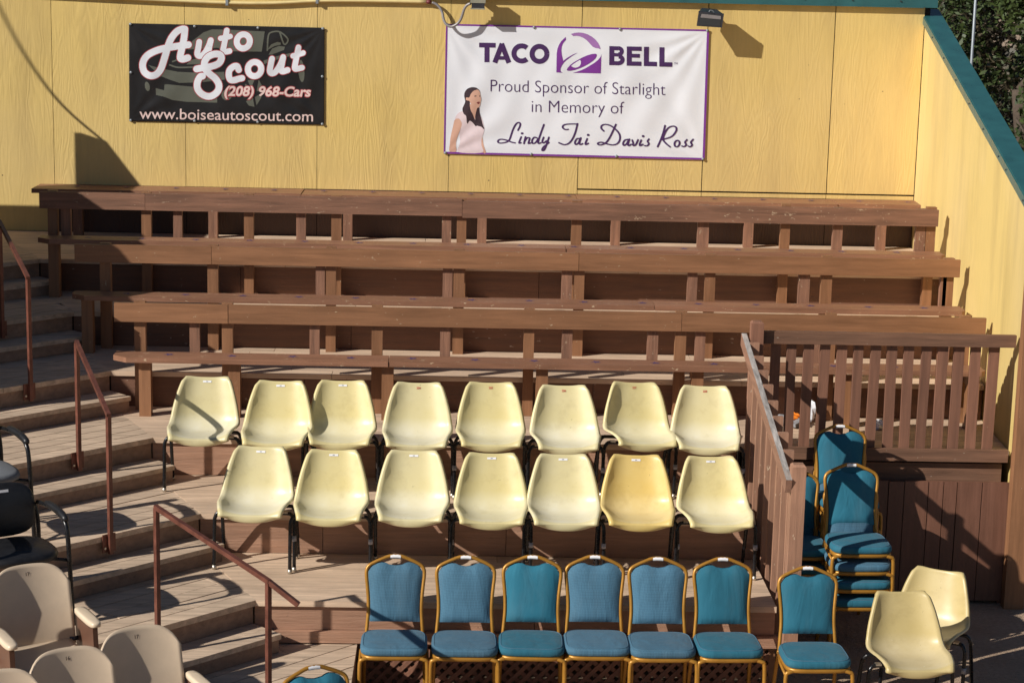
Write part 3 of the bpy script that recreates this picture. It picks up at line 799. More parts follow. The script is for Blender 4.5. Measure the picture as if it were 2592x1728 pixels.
lpx = [(637.6, 1316), (832, 1325.6), (1040.5, 1327), (1244.7, 1334), (1432, 1336.7), (1621.8, 1338), (1821.5, 1342)]
lrot = [-2.5, 0, -.5, 0, .5, 0, 3]; llab = ['leftmost cream chair of the lower row, shaded along its left side', 'second cream chair from the left in the lower row', 'third cream chair from the left in the lower row',
 'cream chair in the middle of the lower row', 'cream chair in the lower row, just left of the deep yellow one', 'deep yellow shell chair, the only saturated one in the lower row', 'rightmost cream chair of the lower row, beside the sloping railing']
lm = ['shell_pale', 'shell_cream', 'shell_pale', 'shell_cream', 'shell_pale', 'shell_deep', 'shell_cream']
for i, p in enumerate(lpx):
    w = uZ(p, zt(7)+.388)
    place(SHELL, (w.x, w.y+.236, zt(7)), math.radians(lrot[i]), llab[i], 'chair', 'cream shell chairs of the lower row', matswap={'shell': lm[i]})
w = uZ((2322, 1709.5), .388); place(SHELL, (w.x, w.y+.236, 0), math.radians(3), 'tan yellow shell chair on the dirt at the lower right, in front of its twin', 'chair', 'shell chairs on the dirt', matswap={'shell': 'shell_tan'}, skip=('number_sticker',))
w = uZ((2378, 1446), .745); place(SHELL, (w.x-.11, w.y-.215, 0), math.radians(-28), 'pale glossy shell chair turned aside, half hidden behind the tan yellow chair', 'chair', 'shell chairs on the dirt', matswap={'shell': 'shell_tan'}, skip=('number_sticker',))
discard(SHELL)

# --- banquet chair
def banquet():
    pr = proto('banquet_proto'); pr['kindname'] = 'banquet_chair'
    yb = lambda z: .170+(z-.40)*.225
    half = [(.178, .395), (.171, .48), (.165, .56), (.166, .64), (.173, .72), (.179, .775), (.1785, .812), (.166, .838), (.135, .858), (.085, .880), (.04, .897), (0, .901)]
    hc = cat_rom([(a, 0, b) for a, b in half], 4)
    full = [(-p.x, yb(p.z), p.z) for p in hc]+[(p.x, yb(p.z), p.z) for p in reversed(hc[:-1])]
    mb = MB(); mb.tube(full, .0112, 8); fr = part(mb, 'back_frame', 'gold_frame', pr, True)
    hw = lambda z: (lambda L: L)(max(.02, next((hc[i].x+(hc[i+1].x-hc[i].x)*(z-hc[i].z)/((hc[i+1].z-hc[i].z) or 1) for i in range(len(hc)-1) if hc[i].z <= z <= hc[i+1].z and hc[i].x > .12), .165))-.012)
    zb = .505
    def ztop(a):
        P = [(0, .842), (.2, .846), (.42, .860), (.52, .862), (.65, .856), (.8, .845), (.92, .828), (1, .806)]
        for (x0, z0), (x1, z1) in zip(P, P[1:]):
            if x0 <= a <= x1:
                t = (a-x0)/(x1-x0); t = t*t*(3-2*t); return z0+(z1-z0)*t
        return .80
    Gf, Gb = [], []
    nA, nT = 24, 16
    for j in range(nT+1):
        t = j/nT; rf, rb = [], []
        for i in range(nA+1):
            a = -1+2*i/nA; z = zb+t*(ztop(abs(a))-zb)
            zz = min(z, .806); x = a*hw(zz)
            bul = (1-abs(a)**4)*(1-abs(2*t-1)**8)
            y = yb(z)
            rf.append((x, y-.006-.030*bul, z)); rb.append((x, y+.006+.010*bul, z))
        Gf.append(rf); Gb.append(list(reversed(rb)))
    mb = MB(); mb.grid(Gf); mb.grid(Gb)
    edge = []
    part(mb, 'back_pad', 'blue_weave', pr, True)
    # seat cushion: rounded slab
    def ring(s, z):
        out = []
        for k in range(40):
            th = 2*math.pi*k/40; c, si = math.cos(th), math.sin(th); e = .42
            out.append((.207*s*math.copysign(abs(c)**e, c)*(1-.05*(si*.5+.5)), -.018+.180*s*math.copysign(abs(si)**e, si), z))
        return out
    prof = [(.955, .415), (1.0, .422), (1.012, .436), (1.005, .450), (.97, .461), (.88, .467), (.70, .471), (.40, .474), (.12, .475)]
    R_ = [ring(s, z) for s, z in prof]; mb = MB(); n_ = 40
    mb.add([p for r in R_ for p in r], [(i*n_+k, i*n_+(k+1) % n_, (i+1)*n_+(k+1) % n_, (i+1)*n_+k) for i in range(len(R_)-1) for k in range(n_)]+[tuple((len(R_)-1)*n_+k for k in range(n_)), tuple(range(n_-1, -1, -1))])
    cu = part(mb, 'seat_cushion', 'blue_weave', pr, True)
    mb = MB(); mb.tube(ring(.93, .464), .0028, 6, closed=True); part(mb, 'piping', 'blue_weave', pr, True, cu)
    R_ = [ring(s, z) for s, z in [(.94, .388), (.985, .390), (.99, .402), (.985, .413), (.94, .414)]]; mb = MB()
    mb.add([p for r in R_ for p in r], [(i*n_+k, i*n_+(k+1) % n_, (i+1)*n_+(k+1) % n_, (i+1)*n_+k) for i in range(len(R_)-1) for k in range(n_)]+[tuple((len(R_)-1)*n_+k for k in range(n_)), tuple(range(n_-1, -1, -1))])
    part(mb, 'seat_rail', 'gold_frame', pr, True)
    for sx in (-1, 1):
        mb = MB(); mb.tube(cat_rom([(sx*.150, -.170, .397), (sx*.185, -.178, .390), (sx*.203, -.178, .365), (sx*.205, -.190, .20), (sx*.206, -.205, .0)], 4), .0125, 8); part(mb, 'leg', 'gold_frame', pr, True)
        mb = MB(); mb.tube(cat_rom([(sx*.178, .168, .402), (sx*.184, .178, .34), (sx*.190, .225, .15), (sx*.193, .262, .0)], 4), .0125, 8); part(mb, 'leg', 'gold_frame', pr, True)
        mb = MB(); mb.tube([(sx*.204, -.174, .372), (sx*.203, 0, .385), (sx*.180, .172, .392)], .009, 8); part(mb, 'side_rail', 'gold_frame', pr, True)
    mb = MB(); y = yb(.9); G = []
    for j in range(5):
        th = math.radians(200-j*38); G.append([(x, y-.0135*math.cos(math.radians(70-j*40)), .899-abs(x)*.10+.0135*math.sin(math.radians(70-j*40))) for x in (-.032, -.012, .012, .032)])
    mb.grid(G); part(mb, 'number_sticker', 'white_label', pr, True)
    return pr
BQ = banquet()
WEAVE = {}; TEAL = {'back_pad': 'teal_plain', 'seat_cushion': 'teal_plain'}
bpx = [(994.6, 1670.8), (1176, 1673), (1347, 1672), (1514, 1671), (1679.5, 1676), (1850.6, 1676.5)]
bl = ['leftmost blue banquet chair of the front row, handrail shadow across its patterned back', 'second blue banquet chair from the left in the front row, patterned fabric', 'plain teal banquet chair, third from the left in the front row',
      'patterned blue banquet chair, fourth from the left in the front row', 'patterned blue banquet chair, fifth from the left in the front row', 'plain teal banquet chair at the right end of the front row, by the railing post']
br = [1, 0, -1.5, 0.5, 1, 2]
for i, p in enumerate(bpx):
    w = uZ(p, .392); place(BQ, (w.x, w.y+.197, 0), math.radians(br[i]), bl[i], 'chair', 'blue banquet chairs of the front row', matswap=TEAL if i in (2, 5) else None)
w = uZ((2073, 1703), .392); place(BQ, (w.x, w.y+.197, 0), math.radians(2), 'plain teal banquet chair standing alone in front of the stacked chairs', 'chair', 'single blue chairs', matswap=TEAL)
place(BQ, (2.77, -2.30, 0), math.radians(24), 'teal banquet chair of which only the top shows at the bottom edge', 'chair', 'single blue chairs', matswap=TEAL)
# stacks beside the railing
def stack(x, y, n, rz, what, group, plain_, dy=.012, label_rest=True):
    for i in range(n):
        lab = ('topmost blue chair of the stack '+what) if i == n-1 else ('lowest blue chair of the stack '+what if i == 0 else ['', 'second', 'third', 'fourth', 'fifth', 'sixth', 'seventh'][i]+' blue chair from the bottom of the stack '+what)
        place(BQ, (x+random.uniform(-.006, .006), y+dy*i, .118*i), math.radians(rz+random.uniform(-.8, .8)), lab, 'chair', group, matswap=TEAL if plain_[i % len(plain_)] else None)
w0 = uZ((2182, 1548), .392)
stack(w0.x, w0.y+.213, 4, 2, 'nearest the sloping railing post', 'front stack of blue chairs', [1, 1, 0, 1])
ys_ = w0.y+.213+.62; zz = uY((2131, 1071), ys_+.30).z; nst = max(4, min(7, 1+round((zz-.915)/.118)))
xs_ = uY((2131, 1150), ys_+.28).x
stack(xs_, ys_+(nst*0), nst, 3, 'at the back, against the brown beam', 'rear stack of blue chairs', [1, 0])
xs2 = uY((1988, 1300), 1.05).x
zz2 = uY((1985, 1205), 1.25).z; n2 = max(2, min(5, 1+round((zz2-.915)/.118)))
stack(max(5.72, xs2+.02), .98, n2, 1, 'half hidden behind the railing post', 'left stack of blue chairs', [1, 1])
print('stacks', nst, zz, n2, zz2, xs2)
discard(BQ)

# --- office armchairs on the left
def armchair(name, loc, rz, seatmat, backmat, label):
    t = empty(name, loc, label, 'armchair', 'armchairs on the left steps'); t.rotation_euler.z = rz; t['_local'] = 1
    def P(mb, nm, mat, smooth=True): o = mb.build(nm, mat, None, smooth); o.parent = t; return o
    def pad(cx, cy, cz, a, b, h, e=.6, ax='z', dome=.02):
        R_ = []
        for s_, dz in ((.90, -h), (.98, -h*.7), (1, 0), (.97, h*.7), (.88, h), (.6, h+dome*.7), (.2, h+dome)):
            row = []
            for k in range(32):
                th = 2*math.pi*k/32; c_, si = math.cos(th), math.sin(th)
                row.append((cx+a*s_*math.copysign(abs(c_)**e, c_), cy+b*s_*math.copysign(abs(si)**e, si), cz+dz))
            R_.append(row)
        mb = MB(); n_ = 32
        mb.add([p for r in R_ for p in r], [(i*n_+k, i*n_+(k+1) % n_, (i+1)*n_+(k+1) % n_, (i+1)*n_+k) for i in range(6) for k in range(n_)]+[tuple(6*n_+k for k in range(n_)), tuple(range(n_-1, -1, -1))])
        return mb
    P(pad(0, -.01, .435, .245, .245, .028), 'seat', seatmat)
    mb = pad(0, 0, 0, .225, .165, .022)
    for v in mb.v: x, y, z = v; v.x, v.y, v.z = x, .235-z*1.0+(y+.2)*.14+.10*(x/.24)**2*-.35, .625+y
    P(mb, 'backrest', backmat)
    if backmat == 'black_vinyl':
        mb = MB(); mb.add([(-.02, .2150, .745), (.055, .2150, .745), (.055, .2185, .761), (-.02, .2185, .761)], [(0, 1, 2, 3)]); P(mb, 'number_sticker', 'white_label', False)
    for sx in (-1, 1):
        mb = MB(); mb.tube(cat_rom([(sx*.285, -.235, .0), (sx*.280, -.215, .30), (sx*.275, -.195, .55), (sx*.272, -.160, .625), (sx*.270, -.08, .648), (sx*.268, .06, .658), (sx*.262, .20, .65), (sx*.25, .262, .645)], 5), .0145, 10); P(mb, 'arm_frame', 'black_tube')
        mb = MB(); mb.tube(cat_rom([(sx*.255, .33, .0), (sx*.252, .27, .30), (sx*.248, .255, .50), (sx*.235, .268, .62), (sx*.19, .285, .70)], 5), .0145, 10); P(mb, 'leg', 'black_tube')
        mb = MB(); mb.tube(cat_rom([(sx*.273, -.185, .640), (sx*.271, -.10, .664), (sx*.269, .03, .673), (sx*.266, .15, .668)], 5), [.014]+[.021]*13+[.014, .012], 10); P(mb, 'arm_pad', 'black_vinyl')
        mb = MB(); mb.tube([(sx*.280, -.20, .395), (sx*.15, -.10, .400), (0, -.06, .400)], .011, 8); P(mb, 'seat_bracket', 'black_tube')
        mb = MB(); mb.tube([(sx*.250, .262, .400), (sx*.15, .12, .402)], .011, 8); P(mb, 'seat_bracket', 'black_tube')
    del t['_local']; return t
armchair('armchair', (.345, .317, zt(6)), math.radians(32), 'grey_fabric', 'black_vinyl', 'black tubular armchair with a grey seat cut off by the left edge')
armchair('armchair', (.735, -.442, zt(7)), math.radians(31), 'black_vinyl', 'black_vinyl', 'all black padded armchair in front of the grey-seated one')

# --- plywood theatre seats at the lower left
def theatre(loc, rz, label, num):
    t = empty('theatre_seat', loc, label, 'theatre seat', 'beige plywood theatre seats'); t.rotation_euler.z = rz
    def P(mb, nm, mat, smooth=True, par=None): o = mb.build(nm, mat, None, smooth); o.parent = par or t; return o
    G = []; nx, nz = 24, 20
    hwf = lambda v: .238*(1-.06*(1-v)) if v < .62 else .238*(max(0, 1-((v-.62)/.385)**2.6))**.5
    hwf2 = lambda v: .236-.012*v
    for j in range(nz+1):
        v = j/nz; row = []
        for i in range(nx+1):
            u = -1+2*i/nx; x = hwf2(v)*u
            ztopx = .862-.10*abs(u)**5-.012*abs(u)**2
            z = .405+v*(ztopx-.405)
            y = .185+(z-.405)*.24-.055*abs(u)**2*(.55+.45*v)
            row.append((x, y, z))
        G.append(row)
    mb = MB(); mb.grid(G); b = P(mb, 'backrest', 'beige_ply'); so = b.modifiers.new('thickness', 'SOLIDIFY'); so.thickness = .012; so.offset = 0
    if num:
        v, f = text_mesh(num, .02); w = max(p.x for p in v); k = .019/max(p.y for p in v)
        o = mesh_obj('painted_number', [((p.x-w/2)*k, .185+(.80+p.y*k-.405)*.24-.0085, .80+p.y*k) for p in v], f, 'dark_ink'); o.parent = b
    G = []
    for j in range(13):
        v = j/12; row = []
        for i in range(17):
            u = -1+2*i/16; x = (.225-.02*v)*u
            y = -.215+.40*v+.035*abs(u)**3*(1-v)
            z = .425-.018*math.sin(v*math.pi)+.02*(1-v)**8*-1+.014*abs(u)**2
            row.append((x, y, z))
        G.append(row)
    mb = MB(); mb.grid(G); s_ = P(mb, 'seat', 'beige_ply'); so = s_.modifiers.new('thickness', 'SOLIDIFY'); so.thickness = .014; so.offset = -1
    mb = MB(); pts = [(-.150, .0), (.165, 0), (.175, .30), (.205, .575), (-.105, .575), (-.125, .40)]
    v = [(.247, p[0], p[1]) for p in pts]+[(.275, p[0], p[1]) for p in pts]; n_ = 6
    mb.add(v, [tuple(range(n_-1, -1, -1)), tuple(range(n_, 2*n_))]+[(i, (i+1) % n_, n_+(i+1) % n_, n_+i) for i in range(n_)]); st = P(mb, 'side_standard', 'brown_panel', False)
    R_ = []
    for s2, dz in ((.9, -.016), (1, -.010), (1, .008), (.93, .015), (.6, .018)):
        R_.append([(.261+.036*s2*math.copysign(abs(math.cos(a))**.6, math.cos(a)), .025+.165*s2*math.copysign(abs(math.sin(a))**.45, math.sin(a)), .592+dz) for a in [2*math.pi*k/28 for k in range(28)]])
    mb = MB(); n_ = 28
    mb.add([p for r in R_ for p in r], [(i*n_+k, i*n_+(k+1) % n_, (i+1)*n_+(k+1) % n_, (i+1)*n_+k) for i in range(4) for k in range(n_)]+[tuple(4*n_+k for k in range(n_)), tuple(range(n_-1, -1, -1))])
    P(mb, 'armrest', 'beige_pad')
    mb = MB(); mb.tube([(.20, .165, .43), (.255, .16, .43)], .014, 8); P(mb, 'hinge', 'dark_metal')
    mb = MB(); mb.box((-.25, .13, 0), (-.225, .17, .44)); P(mb, 'inner_stand', 'brown_panel', False)
    return t
RZ = math.radians(29)
def seat_from_top(p, z): return p-V(.7071*-.29, .7071*.29)      # back top -> seat centre
def tloc(px, ztp, zfl):
    w = uZ(px, ztp); c = w+V(math.sin(RZ), -math.cos(RZ))*.27; return (c.x-.05, c.y, zfl)
A_ = tloc((92, 1433), zt(8)+.855, zt(8)); theatre(A_, RZ, 'beige theatre seat numbered 17 directly below the black armchair', '17')
theatre((A_[0]-.375, A_[1]-.375, zt(8)), RZ, 'beige theatre seat cut off at the left edge beside the upper seat 17', '')
C_ = tloc((344, 1588), .19+.866, .19); B_ = tloc((196, 1639), .19+.866, .19)
C_ = (C_[0]+.05, C_[1]+.02, C_[2])
theatre(C_, RZ, 'beige theatre seat numbered 17 below the lowest handrail post', '17')
theatre(B_, RZ, 'beige theatre seat numbered 16 at the bottom edge', '16')
theatre((2*B_[0]-C_[0], 2*B_[1]-C_[1], .19), RZ, 'beige theatre seat in the bottom left corner', '')

# ---------------------------------------------------------------- banners
def ripple(p, amp, quad):
    """cloth relief: tension folds fanning from the corners, sag between the grommets"""
    u = (p.x-quad[0])/(quad[1]-quad[0]); v = (p.z-quad[2])/(quad[3]-quad[2])
    r = 0
    for cu, cv, ph, nf in ((1, 1, .4, 17), (0, 1, 1.3, 15), (1, 0, 2.2, 13), (0, 0, .2, 13)):
        dx, dz = (u-cu)*2.0, (v-cv); d = math.hypot(dx, dz); th = math.atan2(dz, dx)
        r += math.sin(th*nf+ph)*math.exp(-d*1.5)*min(1, d*5)*.55
    r += .45*math.sin((u*2.0+v*.75)*11+1.2*math.sin(v*4))*math.sin(math.pi*v)*.8
    r += .25*math.sin((u*2.0-v*.4)*23+.7)*math.sin(math.pi*v)
    e = min(u, 1-u, v, 1-v); return amp*r*max(0, min(1, e*9))
class Banner:
    def __init__(s, name, label, cn, mat, amp):
        s.cn = [uY(c, YW-.012) for c in cn]        # TL TR BR BL
        s.amp = amp; xs = [c.x for c in s.cn]; zs_ = [c.z for c in s.cn]; s.q = (min(xs), max(xs), min(zs_), max(zs_))
        c = (s.cn[2]+s.cn[3])/2; s.t = empty(name, (c.x, YW-.012, c.z), label, 'banner')
        G = []
        for j in range(97):
            v = j/96; row = []
            for i in range(193):
                u = i/192; p = (s.cn[0]*(1-u)+s.cn[1]*u)*(1-v)+(s.cn[3]*(1-u)+s.cn[2]*u)*v
                sag = .006*math.sin(u*math.pi*3)**2*(1 if v < .5 else -1)*abs(1-2*v)
                row.append(V(p.x, YW-.012-ripple(p, amp, s.q), p.z))
            G.append(row)
        mb = MB(); mb.grid(G); s.cloth = mb.build('cloth', mat, s.t, True)
        so = s.cloth.modifiers.new('thickness', 'SOLIDIFY'); so.thickness = .002; so.offset = -1
        s.cloth.data.flip_normals()
    def pt(s, px, off):
        p = uY(px, YW-.012); return V(p.x, YW-.012-ripple(p, s.amp, s.q)-.0016-off*.6, p.z)
    def poly(s, name, pts, mat, off=0.0, parent=None, smooth=0):
        if smooth:
            P = [V(*p) for p in pts]; P = cat_rom(P+[P[0]], smooth)[:-1]; pts = [(p.x, p.y) for p in P]
        bm = bmesh.new(); bm.faces.new([bm.verts.new((p[0], p[1], 0)) for p in pts])
        bmesh.ops.triangulate(bm, faces=bm.faces[:])
        for _ in range(4):      # finer faces so that the print follows the folds of the cloth
            el = [e for e in bm.edges if e.calc_length() > 7]
            if not el: break
            bmesh.ops.subdivide_edges(bm, edges=el, cuts=1); bmesh.ops.triangulate(bm, faces=bm.faces[:])
        bm.verts.index_update(); vs = [s.pt((v.co.x, v.co.y), off) for v in bm.verts]; fs = [tuple(v.index for v in f.verts) for f in bm.faces]; bm.free()
        return mesh_obj(name, vs, fs, mat, parent or s.cloth)
    def strokes(s, name, lines, mat, wpx, off=0.0, grow=0.0, rnd=True, k=6, taper=None):
        mb = MB(); n_ = 0
        for ln in lines:
            w = wpx
            if isinstance(ln, tuple): ln, w = ln
            P = cat_rom([V(*p) for p in ln], k) if len(ln) > 2 else [V(*p) for p in ln]
            h = w/2+grow; Ls = []; Rs = []; N_ = len(P)
            for i in range(N_):
                d = (P[min(i+1, N_-1)]-P[max(i-1, 0)]).normalized(); nn = V(-d.y, d.x)
                hh = h if not taper else h*(.62+.38*abs(d.y))
                Ls.append(P[i]+nn*hh); Rs.append(P[i]-nn*hh)
            o0 = off+n_*.00012; NN = max(N_, 11); f = lambda i: o0+.0003*i/NN
            if N_ == 2:
                Ls = [Ls[0].lerp(Ls[1], q/10) for q in range(11)]; Rs = [Rs[0].lerp(Rs[1], q/10) for q in range(11)]; P = [P[0].lerp(P[1], q/10) for q in range(11)]; N_ = 11
            K = 4; v = [s.pt(((a.x*(K-c_)+b.x*c_)/K, (a.y*(K-c_)+b.y*c_)/K), f(i)) for c_ in range(K+1) for i, (a, b) in enumerate(zip(Ls, Rs))]
            mb.add(v, [(c_*N_+i, c_*N_+i+1, (c_+1)*N_+i+1, (c_+1)*N_+i) for c_ in range(K) for i in range(N_-1)])
            if rnd:
                for (c_, a, sg, i0) in ((P[0], Ls[0], 1, 0), (P[-1], Rs[-1], 1, N_)):
                    b = a-c_; ring = []
                    for q in range(9):
                        an = math.pi*q/8*sg; ring.append(c_+V(b.x*math.cos(an)-b.y*math.sin(an), b.x*math.sin(an)+b.y*math.cos(an)))
                    mb.add([s.pt((p.x, p.y), f(i0)+.00004) for p in ring], [tuple(range(9))])
            n_ += 1
        return mb.build(name, mat, s.cloth)
    def text(s, name, body, p0, p1, cap, mat, bold=0, off=0.0, shear=0, capch='H'):
        v, f = text_mesh(body, bold, 1, shear); x0 = min(p.x for p in v); x1 = max(p.x for p in v)
        cv, _ = text_mesh(capch); ch = max(p.y for p in cv)
        P0, P1 = V(*p0), V(*p1); e = (P1-P0); dn = V(.012, -1)
        pts = [P0+e*((p.x-x0)/(x1-x0))+dn*(p.y*cap/ch) for p in v]
        # one mesh per printed word: sort glyph faces by x and break at the spaces
        iv = sorted([(min(v[i].x for i in q), max(v[i].x for i in q)) for q in f]); br = []; hi = iv[0][1]
        for a_, b_ in iv:
            if a_-hi > .17: br.append((a_+hi)/2)
            hi = max(hi, b_)
        for w_ in range(len(br)+1):
            fs = [q for q in f if sum(1 for x in br if v[q[0]].x > x) == w_]; ids = sorted({i for q in fs for i in q}); mp = {i: k for k, i in enumerate(ids)}
            mesh_obj(name, [s.pt((pts[i].x, pts[i].y), off) for i in ids], [tuple(mp[i] for i in q) for q in fs], mat, s.cloth)
    def grommets(s, us, vs):
        for u in us:
            for v in vs:
                p = (s.cn[0]*(1-u)+s.cn[1]*u)*(1-v)+(s.cn[3]*(1-u)+s.cn[2]*u)*v
                c = (s.cn[0]+s.cn[2])/2; p = p+(c-p).normalized()*.018
                mb = MB(); mb.tube([(p.x, YW-.014, p.z), (p.x, YW-.020, p.z), (p.x, YW-.023, p.z)], [.013, .013, .006], 12); mb.build('grommet', 'galvanised', s.t, True)
def zc1(l): return [(320+x/4.6118, 50+y/4.6118) for x, y in l]
def ell(cx, cy, rx, ry, rot=0, n=28, a0=0, a1=360):
    c_, s_ = math.cos(math.radians(rot)), math.sin(math.radians(rot)); out = []
    for i in range(n+1):
        a = math.radians(a0+(a1-a0)*i/n); x, y = rx*math.cos(a), ry*math.sin(a); out.append((cx+x*c_-y*s_, cy+x*s_+y*c_))
    return out
bn = Banner('vinyl_banner', 'black vinyl car dealer banner with white script lettering on the yellow wall', [(326.4, 59.3), (821.6, 70.8), (820.5, 316.5), (327, 307)], 'banner_black', .007)
for nm, pts in (('car_cabin', [(770, 250), (900, 150), (1000, 115), (1200, 120), (1615, 140), (1580, 375), (1200, 370), (1060, 330), (720, 350)]),
                ('car_body', [(255, 530), (400, 570), (600, 610), (800, 620), (1140, 610), (1150, 700), (1000, 720), (800, 735), (620, 740), (500, 700), (400, 660)]),
                ('car_bumper', [(445, 760), (470, 755), (780, 785), (800, 850), (1060, 900), (1060, 970), (700, 960), (540, 940), (440, 900), (345, 880), (342, 800), (440, 825)]),
                ('car_hood', [(700, 525), (760, 470), (900, 440), (880, 520)]), ('car_fender', [(1600, 480), (1750, 430), (1920, 390), (1900, 430), (1750, 470), (1610, 520)]),
                ('car_mirror', [(1640, 360), (1690, 290), (1760, 262), (1805, 270), (1800, 295), (1730, 310)]), ('car_door', [(1660, 410), (1700, 340), (1780, 308), (1850, 318), (1840, 355), (1740, 350), (1700, 410)]),
                ('wheel_part', [(1395, 955), (1475, 905), (1495, 1018), (1430, 1005)]), ('wheel_part', [(1500, 905), (1560, 870), (1580, 900), (1520, 1000)]),
                ('wheel_part', [(1415, 710), (1500, 695), (1455, 800)]), ('wheel_part', [(1545, 700), (1582, 770), (1560, 840), (1520, 835)]), ('wheel_part', [(1385, 750), (1420, 770), (1440, 840), (1380, 910)])):
    bn.poly(nm, zc1(pts), 'print_sage', .0003)
for e_ in ((245, 780, 28, 56, -12), (2042, 600, 36, 130, -4), (1172, 880, 62, 62, 0)): bn.poly('lamp_mark', zc1(ell(*e_)[:-1]), 'print_sage', .0003)
for l_ in ([(505, 530), (600, 558), (780, 556)], [(540, 490), (620, 465), (640, 490)], [(1645, 360), (1655, 200), (1690, 150), (1790, 145), (1885, 230), (1842, 290), (1790, 150)]): bn.strokes('car_outline', [zc1(l_)], 'print_sage', 4.0, .0004)
AUTO = [([(725, 295), (640, 305), (540, 320), (430, 340), (320, 375), (232, 432), (190, 520), (210, 610), (280, 655), (350, 640), (400, 580), (430, 500), (460, 400), (490, 300), (530, 210), (590, 140), (650, 112), (683, 112)], 78),
        ([(683, 115), (672, 220), (652, 320), (630, 420), (632, 455), (665, 462), (718, 447)], 78),
        ([(850, 262), (840, 330), (828, 400), (850, 426), (890, 415), (930, 370), (965, 300), (985, 243)], 68), ([(985, 243), (968, 320), (955, 400)], 68),
        ([(1172, 128), (1155, 220), (1140, 300), (1130, 360), (1155, 376), (1203, 368)], 66), ([(1100, 220), (1160, 210), (1212, 197)], 62), (ell(1365, 255, 76, 82, 15), 70)]
SC = [([(820, 577), (900, 562), (1000, 545), (1080, 510), (1110, 450), (1090, 410), (1030, 403), (960, 430), (920, 480), (910, 540), (930, 590), (980, 640), (1040, 690), (1080, 760), (1070, 830), (1010, 885), (940, 895), (870, 860), (830, 800), (830, 730), (860, 670), (890, 660)], 78),
      ([(1312, 588), (1292, 545), (1250, 550), (1205, 590), (1195, 650), (1215, 702), (1260, 707), (1310, 692), (1350, 685)], 72), (ell(1497, 578, 78, 82, 15), 70),
      ([(1700, 458), (1685, 530), (1675, 600), (1695, 627), (1735, 615), (1775, 565), (1810, 500), (1830, 440)], 68), ([(1830, 440), (1815, 520), (1805, 585), (1825, 606), (1882, 590)], 68),
      ([(2010, 326), (1990, 420), (1975, 500), (1965, 565), (1985, 576), (2050, 562)], 66), ([(1945, 425), (2000, 410), (2063, 390)], 62)]
for nm, ls, o_ in (('lettering_auto', AUTO, .0010), ('lettering_scout', SC, .0044)):
    L_ = [(zc1(l), w/4.6118) for l, w in ls]
    bn.strokes(nm+'_outline', L_, 'print_red', 10, o_, 1.9); bn.strokes(nm, L_, 'print_white', 10, o_+.0018, 0)
bn.text('phone_outline', '(208) 968-Cars', zc1([(1140, 888)])[0], zc1([(2160, 898)])[0], 23.5, 'print_red', .075, .0050, .18)
bn.text('phone_number', '(208) 968-Cars', zc1([(1144, 886)])[0], zc1([(2154, 896)])[0], 23, 'print_pink', .028, .0064, .18)
bn.text('web_address', 'www.boiseautoscout.com', zc1([(152, 1156)])[0], zc1([(2178, 1189)])[0], 26.5, 'print_pink', .004, .0012)
bn.grommets((0, .33, .665, 1), (0, 1)); bn.grommets((0, 1), (.5,))
tb = Banner('vinyl_banner', 'white vinyl sponsor banner with purple border and lettering on the yellow wall', [(1128.7, 60.8), (1795, 75.7), (1783.5, 404.8), (1122.8, 389)], 'banner_white', .010)
def zc2(l): return [(1110+x/3.36, 50+y/3.36) for x, y in l]
TLx, TRx, BRx, BLx = (1128.7, 60.8), (1795, 75.7), (1783.5, 404.8), (1122.8, 389)
def lerp(a, b, f): return (a[0]+(b[0]-a[0])*f, a[1]+(b[1]-a[1])*f)
for a, b, w in ((TLx, TRx, 4.2), (TRx, BRx, 5.5), (BRx, BLx, 4.8), (BLx, TLx, 4.2)):
    cx, cy = 1457, 232; off = []
    for f in [i/20 for i in range(21)]: off.append(lerp(a, b, f))
    d = V(b[0]-a[0], b[1]-a[1]).normalized(); nn = V(-d.y, d.x)
    if nn.dot(V(cx-a[0], cy-a[1])) < 0: nn = -nn
    tb.strokes('border', [([(p[0]+nn.x*w/2, p[1]+nn.y*w/2) for p in off], w)], 'print_purple', w, .0004, 0, False, 1)
arc = lambda cx, cy, rx, ry, a0, a1: ell(cx, cy, rx, ry, 0, 24, a0, a1)
TACO = [([(345, 217), (485, 219)], 40), ([(412, 200), (411, 362)], 42), ([(478, 367), (541, 205)], 42), ([(598, 368), (535, 205)], 42), ([(500, 326), (580, 328)], 30),
        (arc(707, 288, 66, 64, 48, 312), 42), (arc(858, 292, 63, 64, 0, 360), 42)]
BELL = [([(1473, 226), (1472, 388)], 42), ([(1473, 243), (1528, 245)], 34), (arc(1530, 270, 28, 26, -92, 92), 34), ([(1473, 298), (1528, 300)], 28), (arc(1532, 342, 32, 28, -92, 92), 36), ([(1473, 370), (1532, 372)], 34),
        ([(1622, 229), (1621, 391)], 42), ([(1603, 247), (1727, 249)], 36), ([(1603, 306), (1712, 309)], 32), ([(1603, 374), (1725, 376)], 36),
        ([(1768, 232), (1767, 395)], 42), ([(1748, 376), (1857, 379)], 38), ([(1900, 236), (1898, 400)], 42), ([(1878, 380), (1987, 383)], 38)]
for nm, ls in (('lettering_taco', TACO), ('lettering_bell', BELL)):
    tb.strokes(nm, [(zc2(l), w/3.36) for l, w in ls], 'print_purple_dark', 10, .0006, 0, False, 2)
tb.text('trade_mark', 'TM', zc2([(2003, 382)])[0], zc2([(2034, 383)])[0], 5, 'print_purple_dark', 0, .0006)
def zc4(l): return [(1395+x/12.543, 70+y/12.543) for x, y in l]
